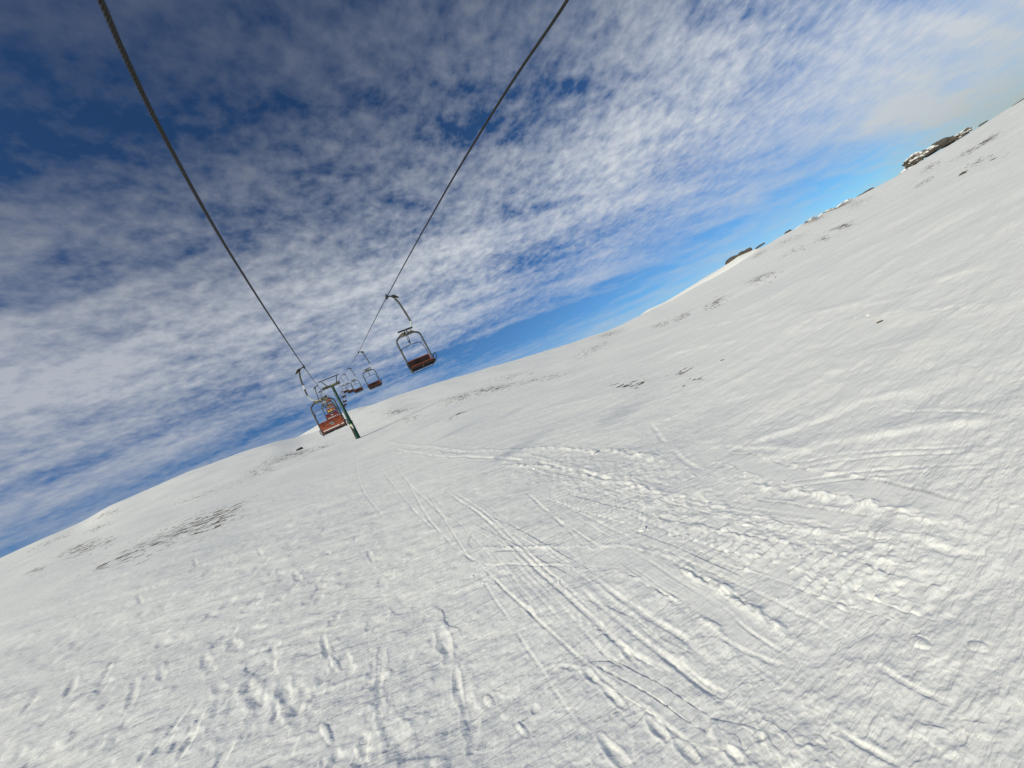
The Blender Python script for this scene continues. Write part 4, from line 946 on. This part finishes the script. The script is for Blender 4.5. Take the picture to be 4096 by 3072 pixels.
# dark outcrop on the far snow ridge
for i, (a, e, w, h) in enumerate(((57.6, 5.20, 1.5, .62), (58.75, 5.12, .95, .62), (59.5, 5.05, .85, .62), (60.75, 4.78, 1.1, .25))):
    r = 1145; x, y = polar(a, r)
    o = rock('dark_outcrop', (x, y, r * math.tan(R(e))), (r * R(w) / 2, 5, r * R(h) / 2), 11 + i, RK, -R(a), sub=4, jag=.3)
    tag(o, ['long black outcrop, leftmost on the far snow ridge', 'black outcrop in the middle of the dark cluster on the far ridge', 'rounded black outcrop at the right end of the dark cluster on the far ridge', 'low thin black rock just right of the dark cluster on the far ridge'][i], 'rock', GRK)
for i, (a, e, w, h, mt, lab) in enumerate((
    (63.62, 4.42, .75, .32, RK, 'small dark rock standing alone on the crest right of the black cluster'),
    (64.5, 4.20, 1.3, .30, RS, 'low snow streaked ledge on the crest beside the small dark rock'),
    (65.6, 4.12, 1.5, .42, RG, 'snow streaked ledge at the left end of the long rocky crest'),
    (67.0, 3.92, 1.9, .46, RG, 'dark band of rock in the middle of the long rocky crest'),
    (68.6, 3.78, 1.9, .36, RS, 'long low ledge right of the middle of the rocky crest'),
    (70.3, 3.58, 1.9, .26, RK, 'thin dark ledge at the right end of the rocky crest'))):
    on_crest('rock_ledge', a, e, 2, w, h, 30 + i, mt, lab, GRK, deep=.35, jag=.45)
for i, (a, e, w, h, mt, lab) in enumerate((
    (74.9, 3.72, 2.1, .95, RG, 'big brown crag with snow caps, left part of the steep upper right outcrop'),
    (76.0, 3.60, 2.0, .82, RK, 'bare dark brown middle of the steep outcrop near the upper right'),
    (77.2, 3.42, 1.9, .62, RG, 'snow mottled right shoulder of the steep outcrop at the upper right'),
    (74.15, 3.18, 1.9, .75, RS, 'snowy grey foot of the steep outcrop at its lower left'))):
    on_crest('crag', a, e, 4 + i, w, h, 50 + i, mt, lab, 'crags of the steep outcrop at the upper right', deep=.5, jag=.5, cut=.4)
for i, (a, e, w, h, lab) in enumerate(((78.75, 3.28, .55, .16, 'small dark boulder on the crest just right of the steep outcrop'), (80.9, 3.25, 1.0, .08, 'flat dark rock on the crest close to the right edge'), (81.8, 3.20, .5, .06, 'flat dark rock nearest the right edge of the crest'))):
    on_crest('crest_boulder', a, e, 1, w, h, 70 + i, RK, lab, GRK, deep=.4)
# loose stones on the slope
def stone(x, y, s, seed, label, material=None, sink=.1, rz=.3):
    z = ground(x, y); o = rock('stone', (x, y, z - sink * s[2]), s, seed, material or RK, rz, sub=3, jag=.35); tag(o, label, 'stone'); return o
ST = rock_mat('brown_stone', None)
stone(20.62, 9.26, (.07, .12, .05), 5, 'small brown stone lying alone on the smooth snow at the right', sink=0)
stone(36.33, 8.89, (.12, .24, .11), 6, 'brown pointed stone on the snow near the right edge', sink=0)
stone(-12.11, 120.87, (.85, .5, .36), 8, 'grey brown boulder left of the pylon foot at the head of the grass streaks', sink=0)
stone(84.7, 20.71, (.2, .35, .2), 9, 'dark broken rock at the end of a line of stones high on the right slope', sink=0)

# ------------------------------------------------------------------ dry grass standing out of the thin snow
rnd = random.Random(4); b = MB(); cnt = 0
for cx, cy, ax, ay, bx, by, wt in GRASS:
    rr = math.hypot(cx, cy)
    if rr > 260: continue
    area = abs(ax * by - ay * bx); nT = int(min(420, 12 + area * .3 * wt))
    for _ in range(nT):
        u, v = rnd.gauss(0, .5), rnd.gauss(0, .5); x, y = cx + ax * u + bx * v, cy + ay * u + by * v
        if mn.noise(Vector((x * .5, y * 1.1, 0))) < .08: continue
        z = ground(x, y) - .02; k_ = .7 + rr / 160
        for _b in range(3):
            a = rnd.uniform(0, 6.28); hgt = rnd.uniform(.04, .11) * k_; w = rnd.uniform(.02, .045) * k_; lx, ly = rnd.uniform(-.1, .1) * k_, rnd.uniform(-.1, .1) * k_
            b.add([(x - w * math.cos(a), y - w * math.sin(a), z), (x + w * math.cos(a), y + w * math.sin(a), z), (x + lx, y + ly, z + hgt + .02)], [(0, 1, 2)])
        cnt += 1
gm = mat('dry_grass', (.14, .10, .055), .9, 0, .6, 1.5, col2=(.045, .036, .022))
go = b.build('dry_grass', gm); tag(go, 'dry brown grass poking through the thin snow in streaks', 'grass', kind='stuff')

# broken clods of snow thrown up along the ploughed bands
rnd = random.Random(12); b = MB()
ico = bmesh.new(); bmesh.ops.create_icosphere(ico, subdivisions=2, radius=1); IV = [v.co.copy() for v in ico.verts]; IF = [tuple(v.index for v in f_.verts) for f_ in ico.faces]; ico.free()
for kind, pts, w, d, *o_ in FEATS:
    if kind not in ('berm', 'rough'): continue
    ln = smooth_line(pts, 4)
    for i in range(len(ln) - 1):
        sg = math.hypot(ln[i + 1][0] - ln[i][0], ln[i + 1][1] - ln[i][1])
        for _ in range(int(sg * (2.0 if kind == 'berm' else 3.2) * rnd.uniform(.3, 1.7))):
            t = rnd.random(); sp = w * (1.0 if kind == 'berm' else .8)
            x = ln[i][0] * (1 - t) + ln[i + 1][0] * t + rnd.gauss(0, sp); y = ln[i][1] * (1 - t) + ln[i + 1][1] * t + rnd.gauss(0, sp)
            r0 = rnd.uniform(.012, .035) * (1 + (rnd.random() < .06) * 1.6); zz = ground(x, y) + .02 * (kind == 'berm') + r0 * .2; od = Vector((rnd.random() * 50, rnd.random() * 50, 0)); sx, sy = rnd.uniform(.8, 1.8), rnd.uniform(.8, 1.4)
            b.add([Vector((x, y, zz)) + Vector((v.x * sx, v.y * sy, v.z * .8)) * r0 * (1 + .6 * mn.noise(v * 1.3 + od)) for v in IV], IF)
co = b.build('snow_clods', MS, smooth=False); tag(co, 'loose white clods of snow scattered along the ploughed tracks', 'snow clods', kind='stuff')
